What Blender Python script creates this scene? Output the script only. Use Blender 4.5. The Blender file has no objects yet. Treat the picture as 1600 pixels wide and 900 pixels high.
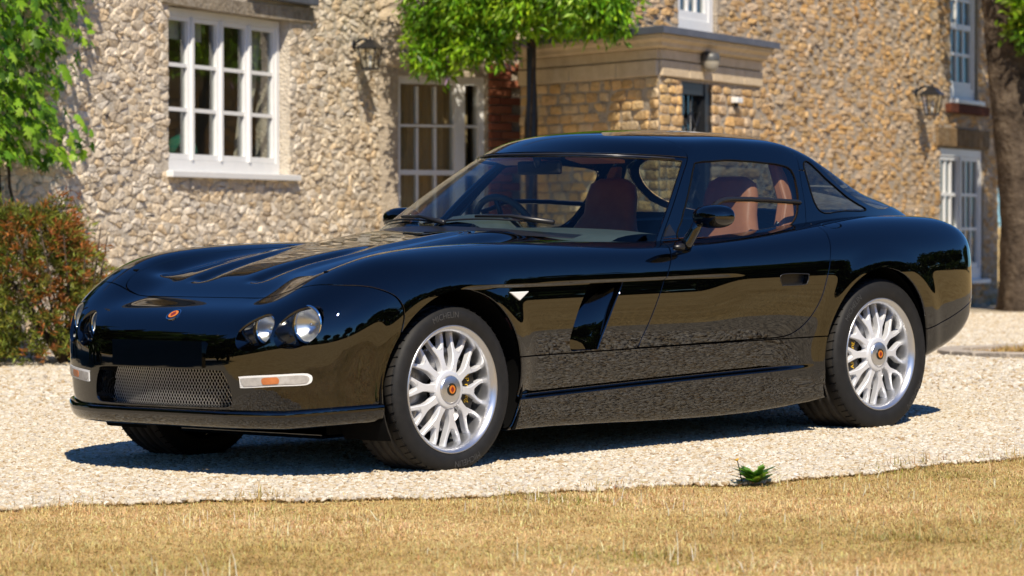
import bpy, bmesh, math, random
import numpy as np
from mathutils import Vector, Matrix
SC = bpy.context.scene
COL = SC.collection
random.seed(7); RNG = np.random.default_rng(7)
# ---------------------------------------------------------------- camera, sky, sun, exposure
cd = bpy.data.cameras.new('camera'); cam = bpy.data.objects.new('camera', cd); COL.objects.link(cam)
cam.location = (0, 0, .9466); cam.rotation_euler = (math.radians(90-.9434), 0, 0)
cd.sensor_width = 36; cd.lens = 5465.47/1600*36; cd.clip_start = .1; cd.clip_end = 2000
cd.dof.use_dof = True; cd.dof.focus_distance = 14.3; cd.dof.aperture_fstop = 5.6
SC.camera = cam
SUN = Vector((.12, -.68, .722)).normalized()
wd = bpy.data.worlds.new('World'); SC.world = wd; wd.use_nodes = True
nt = wd.node_tree; bg = nt.nodes['Background']
sky = nt.nodes.new('ShaderNodeTexSky'); sky.sky_type = 'NISHITA'; sky.sun_disc = False
sky.sun_elevation = math.asin(SUN.z); sky.sun_rotation = math.atan2(SUN.x, SUN.y)
sky.air_density = 1.0; sky.dust_density = .08; sky.ozone_density = 4.0; sky.altitude = 200
smx = nt.nodes.new('ShaderNodeMix'); smx.data_type = 'RGBA'; smx.blend_type = 'MULTIPLY'; smx.inputs[0].default_value = 1
smx.inputs[7].default_value = (.46, .84, 1.28, 1)                  # deep clear summer blue
nt.links.new(sky.outputs[0], smx.inputs[6]); nt.links.new(smx.outputs[2], bg.inputs[0]); bg.inputs[1].default_value = .08
sl = bpy.data.lights.new('sun', 'SUN'); sl.energy = 5.0; sl.angle = math.radians(.5); sl.color = (1, .89, .73)
so = bpy.data.objects.new('sun', sl); COL.objects.link(so)
so.rotation_euler = SUN.to_track_quat('Z', 'Y').to_euler()
SC.view_settings.view_transform = 'Standard'; SC.view_settings.look = 'None'
SC.view_settings.exposure = 0.30; SC.view_settings.gamma = 1
SC.render.resolution_x = 1024; SC.render.resolution_y = 576
# ---------------------------------------------------------------- materials
def mat(name, col, rough=.6, metal=0, ior=1.5, spec=.5, **kw):
    m = bpy.data.materials.new(name); m.use_nodes = True
    b = m.node_tree.nodes['Principled BSDF']
    b.inputs['Base Color'].default_value = (*col, 1); b.inputs['Roughness'].default_value = rough
    b.inputs['Metallic'].default_value = metal; b.inputs['IOR'].default_value = ior
    b.inputs['Specular IOR Level'].default_value = spec
    for k, v in kw.items(): b.inputs[k].default_value = v
    return m
def nodes(m): return m.node_tree.nodes, m.node_tree.links, m.node_tree.nodes['Principled BSDF']
def noise_mat(name, cols, scale, rough=.8, bump=0., bscale=None, detail=6, coord='Object', spec=.3, dist=.02, attr=None, mixf=.5, stain=None):
    """colour from a noise ramp (optionally mixed with a per-piece tint attribute) and fine relief"""
    m = mat(name, cols[0], rough, spec=spec); n, l, b = nodes(m)
    tc = n.new('ShaderNodeTexCoord'); tx = n.new('ShaderNodeTexNoise'); tx.inputs['Scale'].default_value = scale; tx.inputs['Detail'].default_value = detail
    tx.inputs['Roughness'].default_value = .65
    l.new(tc.outputs[coord], tx.inputs['Vector'])
    cr = n.new('ShaderNodeValToRGB'); e = cr.color_ramp.elements
    while len(e) < len(cols): e.new(.5)
    for i, c in enumerate(cols):
        e[i].position = .28+.44*i/max(1, len(cols)-1); e[i].color = (*c, 1)
    l.new(tx.outputs['Fac'], cr.inputs[0])
    out = cr.outputs[0]
    if attr:
        at = n.new('ShaderNodeAttribute'); at.attribute_name = attr
        mx = n.new('ShaderNodeMix'); mx.data_type = 'RGBA'; mx.inputs[0].default_value = mixf
        l.new(at.outputs['Color'], mx.inputs[6]); l.new(out, mx.inputs[7]); out = mx.outputs[2]
    if stain:                                          # broad weathering: lichen, damp and repairs
        t3 = n.new('ShaderNodeTexNoise'); t3.inputs['Scale'].default_value = stain[0]; t3.inputs['Detail'].default_value = 5; t3.inputs['Roughness'].default_value = .7
        l.new(tc.outputs[coord], t3.inputs['Vector'])
        c3 = n.new('ShaderNodeValToRGB'); c3.color_ramp.elements[0].position = .36; c3.color_ramp.elements[0].color = (*stain[1], 1); c3.color_ramp.elements[1].position = .62; c3.color_ramp.elements[1].color = (*stain[2], 1)
        l.new(t3.outputs['Fac'], c3.inputs[0])
        m3 = n.new('ShaderNodeMix'); m3.data_type = 'RGBA'; m3.blend_type = 'MULTIPLY'; m3.inputs[0].default_value = 1
        l.new(out, m3.inputs[6]); l.new(c3.outputs[0], m3.inputs[7]); out = m3.outputs[2]
    l.new(out, b.inputs['Base Color'])
    if bump:
        t2 = n.new('ShaderNodeTexNoise'); t2.inputs['Scale'].default_value = bscale or scale*4; t2.inputs['Detail'].default_value = 8
        l.new(tc.outputs[coord], t2.inputs['Vector'])
        bp = n.new('ShaderNodeBump'); bp.inputs['Strength'].default_value = bump; bp.inputs['Distance'].default_value = dist
        l.new(t2.outputs['Fac'], bp.inputs['Height']); l.new(bp.outputs[0], b.inputs['Normal'])
    return m
def glass_mat(name, tint, refl=1.5, glos=.0):
    m = bpy.data.materials.new(name); m.use_nodes = True; n = m.node_tree.nodes; l = m.node_tree.links; n.clear()
    o = n.new('ShaderNodeOutputMaterial'); mx = n.new('ShaderNodeMixShader'); tr = n.new('ShaderNodeBsdfTransparent'); gl = n.new('ShaderNodeBsdfGlossy')
    fr = n.new('ShaderNodeFresnel'); ge = n.new('ShaderNodeNewGeometry'); mr = n.new('ShaderNodeMapRange')   # a pane reflects alike from both sides
    mr.inputs['To Min'].default_value = refl; mr.inputs['To Max'].default_value = 1/refl
    l.new(ge.outputs['Backfacing'], mr.inputs['Value']); l.new(mr.outputs[0], fr.inputs[0])
    tr.inputs[0].default_value = (*tint, 1); gl.inputs['Roughness'].default_value = glos
    l.new(fr.outputs[0], mx.inputs[0]); l.new(tr.outputs[0], mx.inputs[1]); l.new(gl.outputs[0], mx.inputs[2]); l.new(mx.outputs[0], o.inputs[0])
    return m
def leaf_mat(name, attr='tint', trans=.35, rough=.45):
    m = mat(name, (.05, .1, .02), rough, spec=.4); n, l, b = nodes(m)
    at = n.new('ShaderNodeAttribute'); at.attribute_name = attr; l.new(at.outputs['Color'], b.inputs['Base Color'])
    tl = n.new('ShaderNodeBsdfTranslucent'); mx = n.new('ShaderNodeMixShader'); mx.inputs[0].default_value = trans
    gm = n.new('ShaderNodeMix'); gm.data_type = 'RGBA'; gm.blend_type = 'MULTIPLY'; gm.inputs[0].default_value = 1
    gm.inputs[7].default_value = (1.6, 1.7, .7, 1)
    l.new(at.outputs['Color'], gm.inputs[6]); l.new(gm.outputs[2], tl.inputs[0])
    o = n['Material Output']; l.new(b.outputs[0], mx.inputs[1]); l.new(tl.outputs[0], mx.inputs[2]); l.new(mx.outputs[0], o.inputs[0])
    return m
PAINT = mat('black_paint', (.0006, .0006, .0007), .006, ior=1.82)
TRIM = mat('black_trim', (.012, .012, .013), .35)
RUBBER = mat('rubber_seal', (.004, .004, .004), .85, spec=.1)
DARK = mat('dark_cavity', (.004, .004, .004), .9, spec=.1)
SILVER = noise_mat('silver_wheel_paint', [(.68, .69, .71), (.74, .75, .77)], 30, rough=.38); nodes(SILVER)[2].inputs['Metallic'].default_value = .35
POLISH = mat('polished_rim', (.66, .67, .69), .28, .9)
STEEL = mat('brake_steel', (.30, .30, .31), .38, 1.0)
CHROME = mat('chrome', (.8, .8, .8), .06, 1.0)
TYRE = noise_mat('tyre_rubber', [(.009, .009, .009), (.017, .0165, .016)], 25, rough=.62, bump=.15, bscale=180, dist=.002)
TREAD = noise_mat('tyre_tread', [(.02, .019, .018), (.055, .049, .042)], 9, rough=.8, bump=.2, bscale=120, dist=.002)
LETTER = mat('tyre_lettering', (.055, .055, .055), .5)
LENS = glass_mat('lamp_lens', (.93, .95, .95), 1.5)
REFLECTOR = mat('lamp_reflector', (.82, .83, .84), .28, .9)
AMBER = noise_mat('amber_lens', [(.42, .14, .05), (.58, .20, .07)], 30, rough=.25)
CLEARLENS = noise_mat('clear_lens', [(.30, .285, .265), (.52, .50, .47)], 28, rough=.15)
WHITE = mat('white_enamel', (.75, .75, .73), .3)
ORANGE = mat('badge_orange', (.60, .17, .02), .25)
BADGERED = mat('badge_red', (.20, .02, .015), .3)
YELLOW = mat('caliper_yellow', (.75, .45, .02), .4)
GLASS = glass_mat('car_glass', (.80, .88, .87), 1.5)
DARKGLASS = glass_mat('tinted_glass', (.30, .36, .38), 1.95)
SIDEGLASS = glass_mat('side_glass', (.72, .80, .82), 1.75)
TAN = noise_mat('tan_leather', [(.36, .135, .06), (.44, .175, .08)], 14, rough=.5, bump=.15, bscale=160, dist=.002)
DASH = noise_mat('dash_hide', [(.045, .058, .058), (.06, .075, .075)], 20, rough=.55, bump=.1, bscale=200, dist=.001)
WIRE = mat('grille_wire', (.78, .76, .72), .35, .8)
# ---------------------------------------------------------------- object helpers
def props(o, label=None, cat=None, group=None, kind=None):
    for k, v in (('label', label), ('category', cat), ('group', group), ('kind', kind)):
        if v: o[k] = v
    return o
def empty(name, loc=(0, 0, 0), parent=None, rz=0):
    o = bpy.data.objects.new(name, None); COL.objects.link(o); o.location = loc; o.rotation_euler = (0, 0, rz); o.empty_display_size = .2
    if parent: o.parent = parent
    return o
def link(name, me, m=None, parent=None):
    if m is not None and not me.materials: me.materials.append(m)
    o = bpy.data.objects.new(name, me); COL.objects.link(o)
    if parent: o.parent = parent
    return o
def npmesh(name, P, F, N=None, smooth=True, tint=None):
    """mesh from arrays; F (k,3) or (k,4)"""
    P = np.asarray(P, np.float32); F = np.asarray(F, np.int32)
    me = bpy.data.meshes.new(name)
    k = F.shape[1]
    me.vertices.add(len(P)); me.vertices.foreach_set('co', P.ravel())
    me.loops.add(F.size); me.loops.foreach_set('vertex_index', F.ravel())
    me.polygons.add(len(F)); me.polygons.foreach_set('loop_start', np.arange(0, F.size, k, dtype=np.int32))
    me.update(calc_edges=True)
    me.polygons.foreach_set('use_smooth', np.full(len(F), bool(smooth)))
    if tint is not None:
        a = me.color_attributes.new('tint', 'FLOAT_COLOR', 'POINT')
        c = np.ones((len(P), 4), np.float32); c[:, :3] = tint; a.data.foreach_set('color', c.ravel())
    me.validate(clean_customdata=False)
    if N is not None: me.normals_split_custom_set_from_vertices(np.asarray(N, np.float32))
    return me
class MB:
    """collects boxes, tubes, lathes and polygons into ONE mesh"""
    def __init__(s): s.v = []; s.f = []; s.sm = []
    def add(s, v, f, smooth=False):
        b = len(s.v); s.v += [tuple(q) for q in v]; s.f += [tuple(i+b for i in q) for q in f]; s.sm += [smooth]*len(f); return s
    def box(s, a, b, M=None):
        x0, y0, z0 = a; x1, y1, z1 = b
        v = [Vector(q) for q in ((x0,y0,z0),(x1,y0,z0),(x1,y1,z0),(x0,y1,z0),(x0,y0,z1),(x1,y0,z1),(x1,y1,z1),(x0,y1,z1))]
        if M is not None: v = [M @ q for q in v]
        return s.add(v, [(0,3,2,1),(4,5,6,7),(0,1,5,4),(1,2,6,5),(2,3,7,6),(3,0,4,7)])
    def tube(s, pts, r, n=8, cap=True, smooth=True):
        pts = [Vector(p) for p in pts]; rs = r if hasattr(r, '__len__') else [r]*len(pts)
        v = []; f = []; ref = None
        for i, p in enumerate(pts):
            t = (pts[min(i+1, len(pts)-1)]-pts[max(i-1, 0)]).normalized()
            if ref is None:
                ref = t.cross(Vector((0, 0, 1)));
                if ref.length < .1: ref = t.cross(Vector((1, 0, 0)))
            ref = (ref-t*ref.dot(t)).normalized(); q = t.cross(ref)
            for k in range(n):
                a = 2*math.pi*k/n; v.append(p+(ref*math.cos(a)+q*math.sin(a))*rs[i])
        for i in range(len(pts)-1):
            for k in range(n): f.append((i*n+k, i*n+(k+1) % n, (i+1)*n+(k+1) % n, (i+1)*n+k))
        if cap: f.append(tuple(range(n-1, -1, -1))); f.append(tuple((len(pts)-1)*n+k for k in range(n)))
        return s.add(v, f, smooth)
    def lathe_y(s, prof, n=64, c=(0, 0, 0), smooth=True, a0=0, a1=2*math.pi):
        """profile of (radius, y) turned about the y axis"""
        v = []; f = []; m = len(prof); full = abs(a1-a0-2*math.pi) < 1e-6; st = n if full else n+1
        for k in range(st):
            a = a0+(a1-a0)*k/n; ca, sa = math.cos(a), math.sin(a)
            for r, y in prof: v.append((c[0]+r*ca, c[1]+y, c[2]+r*sa))
        for k in range(n):
            k2 = (k+1) % st
            for j in range(m-1): f.append((k*m+j, k*m+j+1, k2*m+j+1, k2*m+j))
        return s.add(v, f, smooth)
    def prism(s, poly, fn, d0, d1):
        """2D polygon extruded; fn(u,v,d)->xyz"""
        n = len(poly); v = [fn(u, w, d0) for u, w in poly]+[fn(u, w, d1) for u, w in poly]
        f = [tuple(range(n-1, -1, -1)), tuple(range(n, 2*n))]+[(i, (i+1) % n, n+(i+1) % n, n+i) for i in range(n)]
        return s.add(v, f)
    def mesh(s, name):
        me = bpy.data.meshes.new(name); me.from_pydata([tuple(q) for q in s.v], [], s.f)
        me.polygons.foreach_set('use_smooth', s.sm); me.update(); return me
    def build(s, name, m, parent=None, bevel=0, seg=2, fix=False):
        me = s.mesh(name)
        if fix or bevel:
            bm = bmesh.new(); bm.from_mesh(me); bmesh.ops.recalc_face_normals(bm, faces=bm.faces)
            if bevel: bmesh.ops.bevel(bm, geom=[e for e in bm.edges if len(e.link_faces) == 2 and e.calc_face_angle(0) > .5], offset=bevel, segments=seg, affect='EDGES', profile=.5)
            bm.to_mesh(me); bm.free()
        return link(name, me, m, parent)
def sharp(o, ang=.6):
    """smooth shading with sharp edges above an angle"""
    me = o.data; bm = bmesh.new(); bm.from_mesh(me)
    for e in bm.edges: e.smooth = not (len(e.link_faces) != 2 or e.calc_face_angle(0) > ang)
    for f in bm.faces: f.smooth = True
    bm.to_mesh(me); bm.free(); return o
def text_geo(body, size):
    cu = bpy.data.curves.new('tmp', 'FONT'); cu.body = body; cu.size = size; cu.resolution_u = 3; cu.align_x = 'CENTER'
    o = bpy.data.objects.new('tmp', cu); COL.objects.link(o)
    dg = bpy.context.evaluated_depsgraph_get(); dg.update()
    me = o.evaluated_get(dg).to_mesh(); v = [tuple(q.co) for q in me.vertices]; f = [tuple(p.vertices) for p in me.polygons]
    o.evaluated_get(dg).to_mesh_clear(); bpy.data.objects.remove(o); bpy.data.curves.remove(cu)
    return v, f
# ---------------------------------------------------------------- car surface maths (car frame: x forward, y left, z up)
def tab(xs, ys, sig=0.04, n=2400, pad=0.6):
    xs = np.array(xs, float); ys = np.array(ys, float)
    o = np.argsort(xs); xs = xs[o]; ys = ys[o]
    g = np.linspace(xs[0]-pad, xs[-1]+pad, n)
    s0 = (ys[1]-ys[0])/(xs[1]-xs[0]); s1 = (ys[-1]-ys[-2])/(xs[-1]-xs[-2])
    m = np.gradient(ys, xs)
    v = np.empty(n)
    k = np.clip(np.searchsorted(xs, g)-1, 0, len(xs)-2)
    h = xs[k+1]-xs[k]; t = (g-xs[k])/h
    v = ((2*t**3-3*t**2+1)*ys[k]+(t**3-2*t**2+t)*h*m[k]+(-2*t**3+3*t**2)*ys[k+1]+(t**3-t**2)*h*m[k+1])
    v = np.where(g < xs[0], ys[0]+m[0]*(g-xs[0]), np.where(g > xs[-1], ys[-1]+m[-1]*(g-xs[-1]), v))
    d = g[1]-g[0]; r = int(4*sig/d)+1
    kk = np.exp(-0.5*(np.arange(-r, r+1)*d/sig)**2); kk /= kk.sum()
    ext = np.concatenate([v[0]+(v[1]-v[0])*np.arange(-r, 0), v, v[-1]+(v[-1]-v[-2])*np.arange(1, r+1)])
    v = np.convolve(ext, kk, 'valid')
    return lambda q: np.interp(q, g, v)
def smax(a, b, k):
    m = np.maximum(a, b)
    return m + k*np.log1p(np.exp(-np.abs(a-b)/k))
def sst(x, a, b):
    t = np.clip((x-a)/(b-a), 0, 1); return t*t*t*(t*(6*t-15)+10)
W_ = tab([.75,.6,.45,.2,0,-.3,-.7,-1.2,-1.7,-2.2,-2.6,-2.9,-3.2,-3.45,-3.65,-3.8],
         [.80,.835,.862,.886,.897,.892,.876,.866,.870,.888,.902,.902,.884,.845,.79,.74], .10)
TK = tab([.05,.13,.2,.28,.36,.44,.55,.65,.72,.78,.82,.86,.90,.95,1.05],
         [.085,.062,.05,.042,.036,.028,.012,.003,0,.006,.015,.032,.062,.11,.24], .025)
XC = tab([.05,.15,.25,.33,.43,.53,.58,.63,.68,.715,.75,.80,.86,.95],
         [.715,.75,.770,.780,.784,.777,.756,.708,.645,.590,.530,.43,.26,-.1], .025)
LIFT = tab([0,.25,.4,.5,.6,.7,.8,.9], [0,0,.008,.024,.042,.054,.058,.058], .05)
PF = tab([0,.2,.27,.44,.58,.68,.745,.79,.84,.9], [0,.001,.004,.022,.066,.118,.168,.215,.29,.42], .03)
XR = tab([.2,.28,.33,.38,.447,.536,.66,.75,.84,.884,.92,.98],
         [-3.05,-3.28,-3.46,-3.60,-3.70,-3.735,-3.738,-3.733,-3.705,-3.66,-3.58,-3.36], .025)
QR = tab([0,.3,.5,.65,.72,.8,.86,.95], [0,.010,.035,.08,.12,.20,.30,.5], .03)
HB = tab([.85,.75,.65,.55,.47,.40,.3,.1,-.15,-.3,-.49,-.7,-.95,-1.4,-2.2,-2.8,-3.2,-3.5,-3.7],
         [.60,.630,.660,.692,.732,.766,.790,.828,.868,.885,.908,.930,.942,.96,.95,.955,.955,.945,.92], .045)
ZC = tab([.75,.65,.55,.42,.26,.05,-.17,-.43,-.9,-1.3,-1.6,-2.0,-2.4,-2.75,-3.05,-3.35,-3.55,-3.75],
         [.59,.665,.730,.802,.851,.878,.889,.892,.885,.878,.882,.902,.933,.953,.956,.944,.925,.885], .07)
BT = tab([.9,.4,-.4,-2.2,-2.6,-3.0,-3.2,-3.4,-3.6,-3.8], [.13,.13,.137,.137,.18,.255,.29,.335,.39,.45], .06)
def Hbody(x, y):
    s = sst(y, .30, .66)
    dip = .030*np.exp(-((y-.47)/.085)**2)*sst(x, -1.0, -.5)*(1-sst(x, .25, .48))
    v = HB(x)*(1-s)+ZC(x)*s - dip - 1.5*np.clip(y-.66, 0, None)**2 - .05*np.clip(.3-y, 0, .3)*0
    # bonnet: twin scallops beside the raised centre
    yc = .170+.05*sst(-x, -.4, .3)
    a = sst(-x, -.45, -.36)*(1-sst(-x, -.1, .30))
    v = v - .020*a*np.exp(-((y-yc)/.045)**2)
    b = sst(-x, -.48, -.1)*(1-sst(-x, .55, .9))
    v = v + .010*b*(1-sst(y, .23, .33))
    return v
def zledge(x): return .269+.0202*(-.402-x)
def Fbody(x, y, z):
    y = np.abs(y)
    lf = sst(-x, .25, .5)*(1-sst(-x, 1.95, 2.30))
    zl = zledge(x)
    tk = TK(z)
    up = sst(z, zl-.008, zl+.012)
    tk = tk + lf*(.030*up*np.exp(-np.clip(z-zl, 0, None)/.075)) - lf*.004*(1-up)
    cf = sst(-x, -.02, .12)*(1-sst(-x, 1.45, 1.85))
    tk = tk + cf*.013*(1-sst(z, .716, .727))*np.exp(-np.clip(.72-z, 0, None)/.12)
    sd = y-(W_(x)-tk)
    tp = (z-Hbody(x, y))*.96
    # arch flares
    for ax, zc, rr in ((0., .335, .40), (-2.75, .345, .405)):
        r = np.hypot(x-ax, z-zc)
        sd = sd - .010*np.exp(-np.clip(r-rr, 0, None)**2/.0032)*sst(z, .2, .3)*(1-sst(np.clip(r-rr,0,None), .03, .16))
    f = smax(sd, tp, .022)
    fr = (x-(XC(z-LIFT(y))-PF(y)))/np.sqrt(1+np.clip((y/.75)**4*1.2, 0, 3))
    f = smax(f, fr, .016)
    rr = ((XR(z)+QR(y))-x)/np.sqrt(1+np.clip((y/.75)**4*1.2, 0, 3))
    f = smax(f, rr, .014)
    f = smax(f, (BT(x)-z), .010)
    return f
RC = tab([.70,.80,.94,1.05,1.16,1.265,1.36], [.745,.725,.687,.646,.596,.535,.465], .04)
XCC = tab([.70,.94,1.265,1.4], [-1.08,-1.415,-1.86,-2.05], .03)
TPR = tab([-1.2,-1.8,-2.2,-2.5,-2.75,-3.0,-3.25,-3.5,-3.7,-3.9], [0,0,0,.008,.03,.08,.155,.245,.325,.41], .08)
HC = tab([-.4,-1.0,-1.2,-1.36,-1.5,-1.7,-2.0,-2.3,-2.6,-2.8,-2.95,-3.1,-3.3,-3.5,-3.65,-3.8],
         [1.0,1.19,1.25,1.296,1.331,1.352,1.362,1.358,1.328,1.246,1.170,1.115,1.066,1.012,.955,.88], .05)
def Fcab(x, y, z):
    y = np.abs(y)
    xc = XCC(z); R = RC(z)
    dx = np.clip(x-xc, 0, None)
    hy = np.hypot(dx, y); ca = dx/np.maximum(hy, 1e-6)
    sl = 1.40*ca+.55
    g = (hy-R+TPR(x))/np.sqrt(1+sl*sl)*1.0
    t = (z-(HC(x)-.22*y*y-.5*np.clip(y-.3,0,None)**3))*.9
    return smax(g, t, .014)
def ray_mesh(F, A, B, path, nmid, nf, nr, tmax=1.6):
    """half surface y>=0: stations along the axis A>B with a rounded cap at each end; path = (y,z) points that give ray directions"""
    path = np.array(path, float)
    m = len(path)
    O = []; D = []
    for i in range(nf, 0, -1):
        ph = math.pi/2*i/nf
        for_y = path[:, 0]; for_z = path[:, 1]-A[2]
        O.append(np.tile(A, (m, 1)))
        L = np.hypot(for_y, for_z)
        D.append(np.stack([np.full(m, math.sin(ph)), math.cos(ph)*for_y/L, math.cos(ph)*for_z/L], 1))
    for i in range(nmid+1):
        q = A+(B-A)*i/nmid
        d = np.stack([np.zeros(m), path[:, 0], path[:, 1]-q[2]], 1)
        O.append(np.tile(q, (m, 1))); D.append(d/np.linalg.norm(d, axis=1)[:, None])
    for i in range(1, nr+1):
        ph = math.pi/2*i/nr
        for_y = path[:, 0]; for_z = path[:, 1]-B[2]
        L = np.hypot(for_y, for_z)
        O.append(np.tile(B, (m, 1)))
        D.append(np.stack([np.full(m, -math.sin(ph)), math.cos(ph)*for_y/L, math.cos(ph)*for_z/L], 1))
    O = np.array(O); D = np.array(D); n = O.shape[0]
    lo = np.zeros((n, m)); hi = np.full((n, m), tmax)
    for _ in range(34):
        t = (lo+hi)/2; P = O+D*t[..., None]
        ins = F(P[..., 0], P[..., 1], P[..., 2]) < 0
        lo = np.where(ins, t, lo); hi = np.where(ins, hi, t)
    P = (O+D*((lo+hi)/2)[..., None]).reshape(-1, 3)
    N = grad(F, P)
    N[P[:, 1] < 1e-5, 1] = 0
    N /= np.linalg.norm(N, axis=1)[:, None]
    idx = np.arange(n*m).reshape(n, m)
    a, b, c, d = idx[:-1, :-1].ravel(), idx[:-1, 1:].ravel(), idx[1:, 1:].ravel(), idx[1:, :-1].ravel()
    T = np.concatenate([np.stack([a, b, c], 1), np.stack([a, c, d], 1)])
    # drop degenerate
    e = np.linalg.norm(np.cross(P[T[:, 1]]-P[T[:, 0]], P[T[:, 2]]-P[T[:, 0]]), axis=1)
    T = T[e > 1e-10]
    # orient
    fn = np.cross(P[T[:, 1]]-P[T[:, 0]], P[T[:, 2]]-P[T[:, 0]])
    flip = (fn*N[T[:, 0]]).sum(1) < 0
    T[flip] = T[flip][:, ::-1]
    return P, N, T
def grad(F, P, h=.003):
    N = np.empty_like(P)
    for k in range(3):
        d = np.zeros(3); d[k] = h
        q = P+d; r = P-d
        N[:, k] = F(q[:, 0], q[:, 1], q[:, 2])-F(r[:, 0], r[:, 1], r[:, 2])
    N /= np.maximum(np.linalg.norm(N, axis=1), 1e-9)[:, None]
    return N
def seg(p, q, n): return [(p[0]+(q[0]-p[0])*i/n, p[1]+(q[1]-p[1])*i/n) for i in range(n)]
def clip(M, f):
    """keep f>=0 of a triangle mesh (P,N,T); f per vertex"""
    P, N, T = M
    f = np.where(np.abs(f) < 1e-7, 1e-7, f)
    s = f > 0; c = s[T].sum(1)
    keep = T[c == 3]
    nP = [P]; nN = [N]; base = len(P); out = [keep]
    cr = T[(c == 1) | (c == 2)]; cc = c[(c == 1) | (c == 2)]
    if len(cr):
        # rotate so the odd vertex is first
        sv = s[cr]; odd = np.where(cc == 1, np.argmax(sv, 1), np.argmin(sv, 1))
        r = np.arange(len(cr))
        a, b, d = cr[r, odd], cr[r, (odd+1) % 3], cr[r, (odd+2) % 3]
        E = np.concatenate([np.stack([a, b], 1), np.stack([a, d], 1)]); E.sort(1)
        U, inv = np.unique(E, axis=0, return_inverse=True); inv = inv.ravel()
        t = (f[U[:, 0]]/(f[U[:, 0]]-f[U[:, 1]]))[:, None]
        nP.append(P[U[:, 0]]*(1-t)+P[U[:, 1]]*t)
        n = N[U[:, 0]]*(1-t)+N[U[:, 1]]*t; nN.append(n/np.linalg.norm(n, axis=1)[:, None])
        ab = base+inv[:len(cr)]; ad = base+inv[len(cr):]
        o1 = cc == 1; o2 = ~o1
        out.append(np.stack([a, ab, ad], 1)[o1])
        out.append(np.stack([ab, b, d], 1)[o2]); out.append(np.stack([ab, d, ad], 1)[o2])
    P = np.concatenate(nP); N = np.concatenate(nN); T = np.concatenate(out)
    return compact(P, N, T)
def compact(P, N, T):
    if not len(T): return P[:0], N[:0], T
    u, inv = np.unique(T, return_inverse=True)
    return P[u], N[u], inv.reshape(T.shape)
def smooth_poly(pts, n=10):
    """closed Catmull-Rom through pts; a point given as (x,y,1) stays a sharp corner"""
    k = len(pts); out = []
    for i in range(k):
        p0, p1, p2, p3 = [np.array(pts[(i+j-1) % k][:2], float) for j in range(4)]
        if len(pts[i]) > 2: p0 = p1-(p2-p1)*.0
        if len(pts[(i+1) % k]) > 2: p3 = p2
        if len(pts[i]) > 2 and len(pts[(i+1) % k]) > 2: out.append(p1); continue
        for j in range(n):
            t = j/n
            out.append(.5*((2*p1)+(-p0+p2)*t+(2*p0-5*p1+4*p2-p3)*t*t+(-p0+3*p1-3*p2+p3)*t**3))
    return np.array(out)
def sdpoly(poly, X, Y):
    """signed distance, positive inside"""
    d = np.full(X.shape, 1e9); ins = np.zeros(X.shape, bool)
    k = len(poly)
    for i in range(k):
        ax, ay = poly[i]; bx, by = poly[(i+1) % k]
        ex, ey = bx-ax, by-ay; L = ex*ex+ey*ey+1e-18
        t = np.clip(((X-ax)*ex+(Y-ay)*ey)/L, 0, 1)
        d = np.minimum(d, (X-ax-t*ex)**2+(Y-ay-t*ey)**2)
        if ay != by:
            c = ((ay > Y) != (by > Y)) & (X < (bx-ax)*(Y-ay)/(by-ay)+ax)
            ins ^= c
    d = np.sqrt(d)
    return np.where(ins, d, -d)
BODY_PATH = seg((0, .08), (.70, .08), 10)+seg((.70, .08), (.86, .13), 8)+seg((.86, .13), (.895, .24), 16)+seg((.895, .24), (.90, .345), 104)+seg((.90, .345), (.90, .78), 64)+seg((.90, .78), (.80, .93), 26)+seg((.80, .93), (0, .95), 76)+[(0, .95)]
CAB_PATH = seg((.80, .72), (.72, .95), 30)+seg((.72, .95), (.55, 1.25), 60)+seg((.55, 1.25), (0, 1.37), 50)+[(0, 1.37)]
# ---------------------------------------------------------------- terrain
def gz(x, y):
    """gentle fall of the drive: a tilted plane round the car that levels out towards the house and behind the camera"""
    x = np.asarray(x, float); y = np.asarray(y, float)
    ye = np.where(y < 9, 9-2*np.tanh((9-y)/2), y); xe = 14*np.tanh(x/14)
    p = -.0014+((xe+.8486)*.015362+(ye-14.334)*.013787)
    t = np.clip((y-17)/13, 0, 1); t = t*t*(3-2*t)
    return p*(1-.75*t)
def sheet(name, xs, ys, m, dz=0., keep=None, kind='structure', fz=None):
    gx, gy = np.meshgrid(np.array(xs), np.array(ys)); P = np.stack([gx.ravel(), gy.ravel(), gz(gx, gy).ravel()+dz], 1)
    if fz is not None: P[:, 2] += fz(P[:, 0], P[:, 1])
    n, k = len(ys), len(xs); i = np.arange(n*k).reshape(n, k)
    a, b, c, d = i[:-1, :-1].ravel(), i[:-1, 1:].ravel(), i[1:, 1:].ravel(), i[1:, :-1].ravel()
    T = np.concatenate([np.stack([a, b, c], 1), np.stack([a, c, d], 1)])
    M = (P, np.tile([0., 0, 1.], (len(P), 1)), T)
    if keep is not None: M = clip(M, keep(P[:, 0], P[:, 1]))
    o = link(name, npmesh(name, M[0], M[2]), m); o['kind'] = kind
    return o
LAWN_EDGE = [(-60, 10.2), (-14, 11.4), (-5, 12.25), (-1.84, 12.54), (-.7, 12.65), (0, 12.76), (.84, 13.08), (1.5, 13.61), (2.05, 14.01), (3.1, 14.9), (4.6, 16.6), (6.2, 19.2), (8, 23), (10, 28), (12, 34), (13, 46)]
LE = np.array(LAWN_EDGE)
lawn_edge_y = lambda x: np.interp(x, LE[:, 0], LE[:, 1])+.06*np.sin(x*4.1)+.035*np.sin(x*11.7+1)+.025*np.sin(x*29+2)+.018*np.sin(x*61)
ISLAND = lambda x, y: 1-np.hypot((x-5.05)/2.05, (y-23.3)/1.75)
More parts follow.
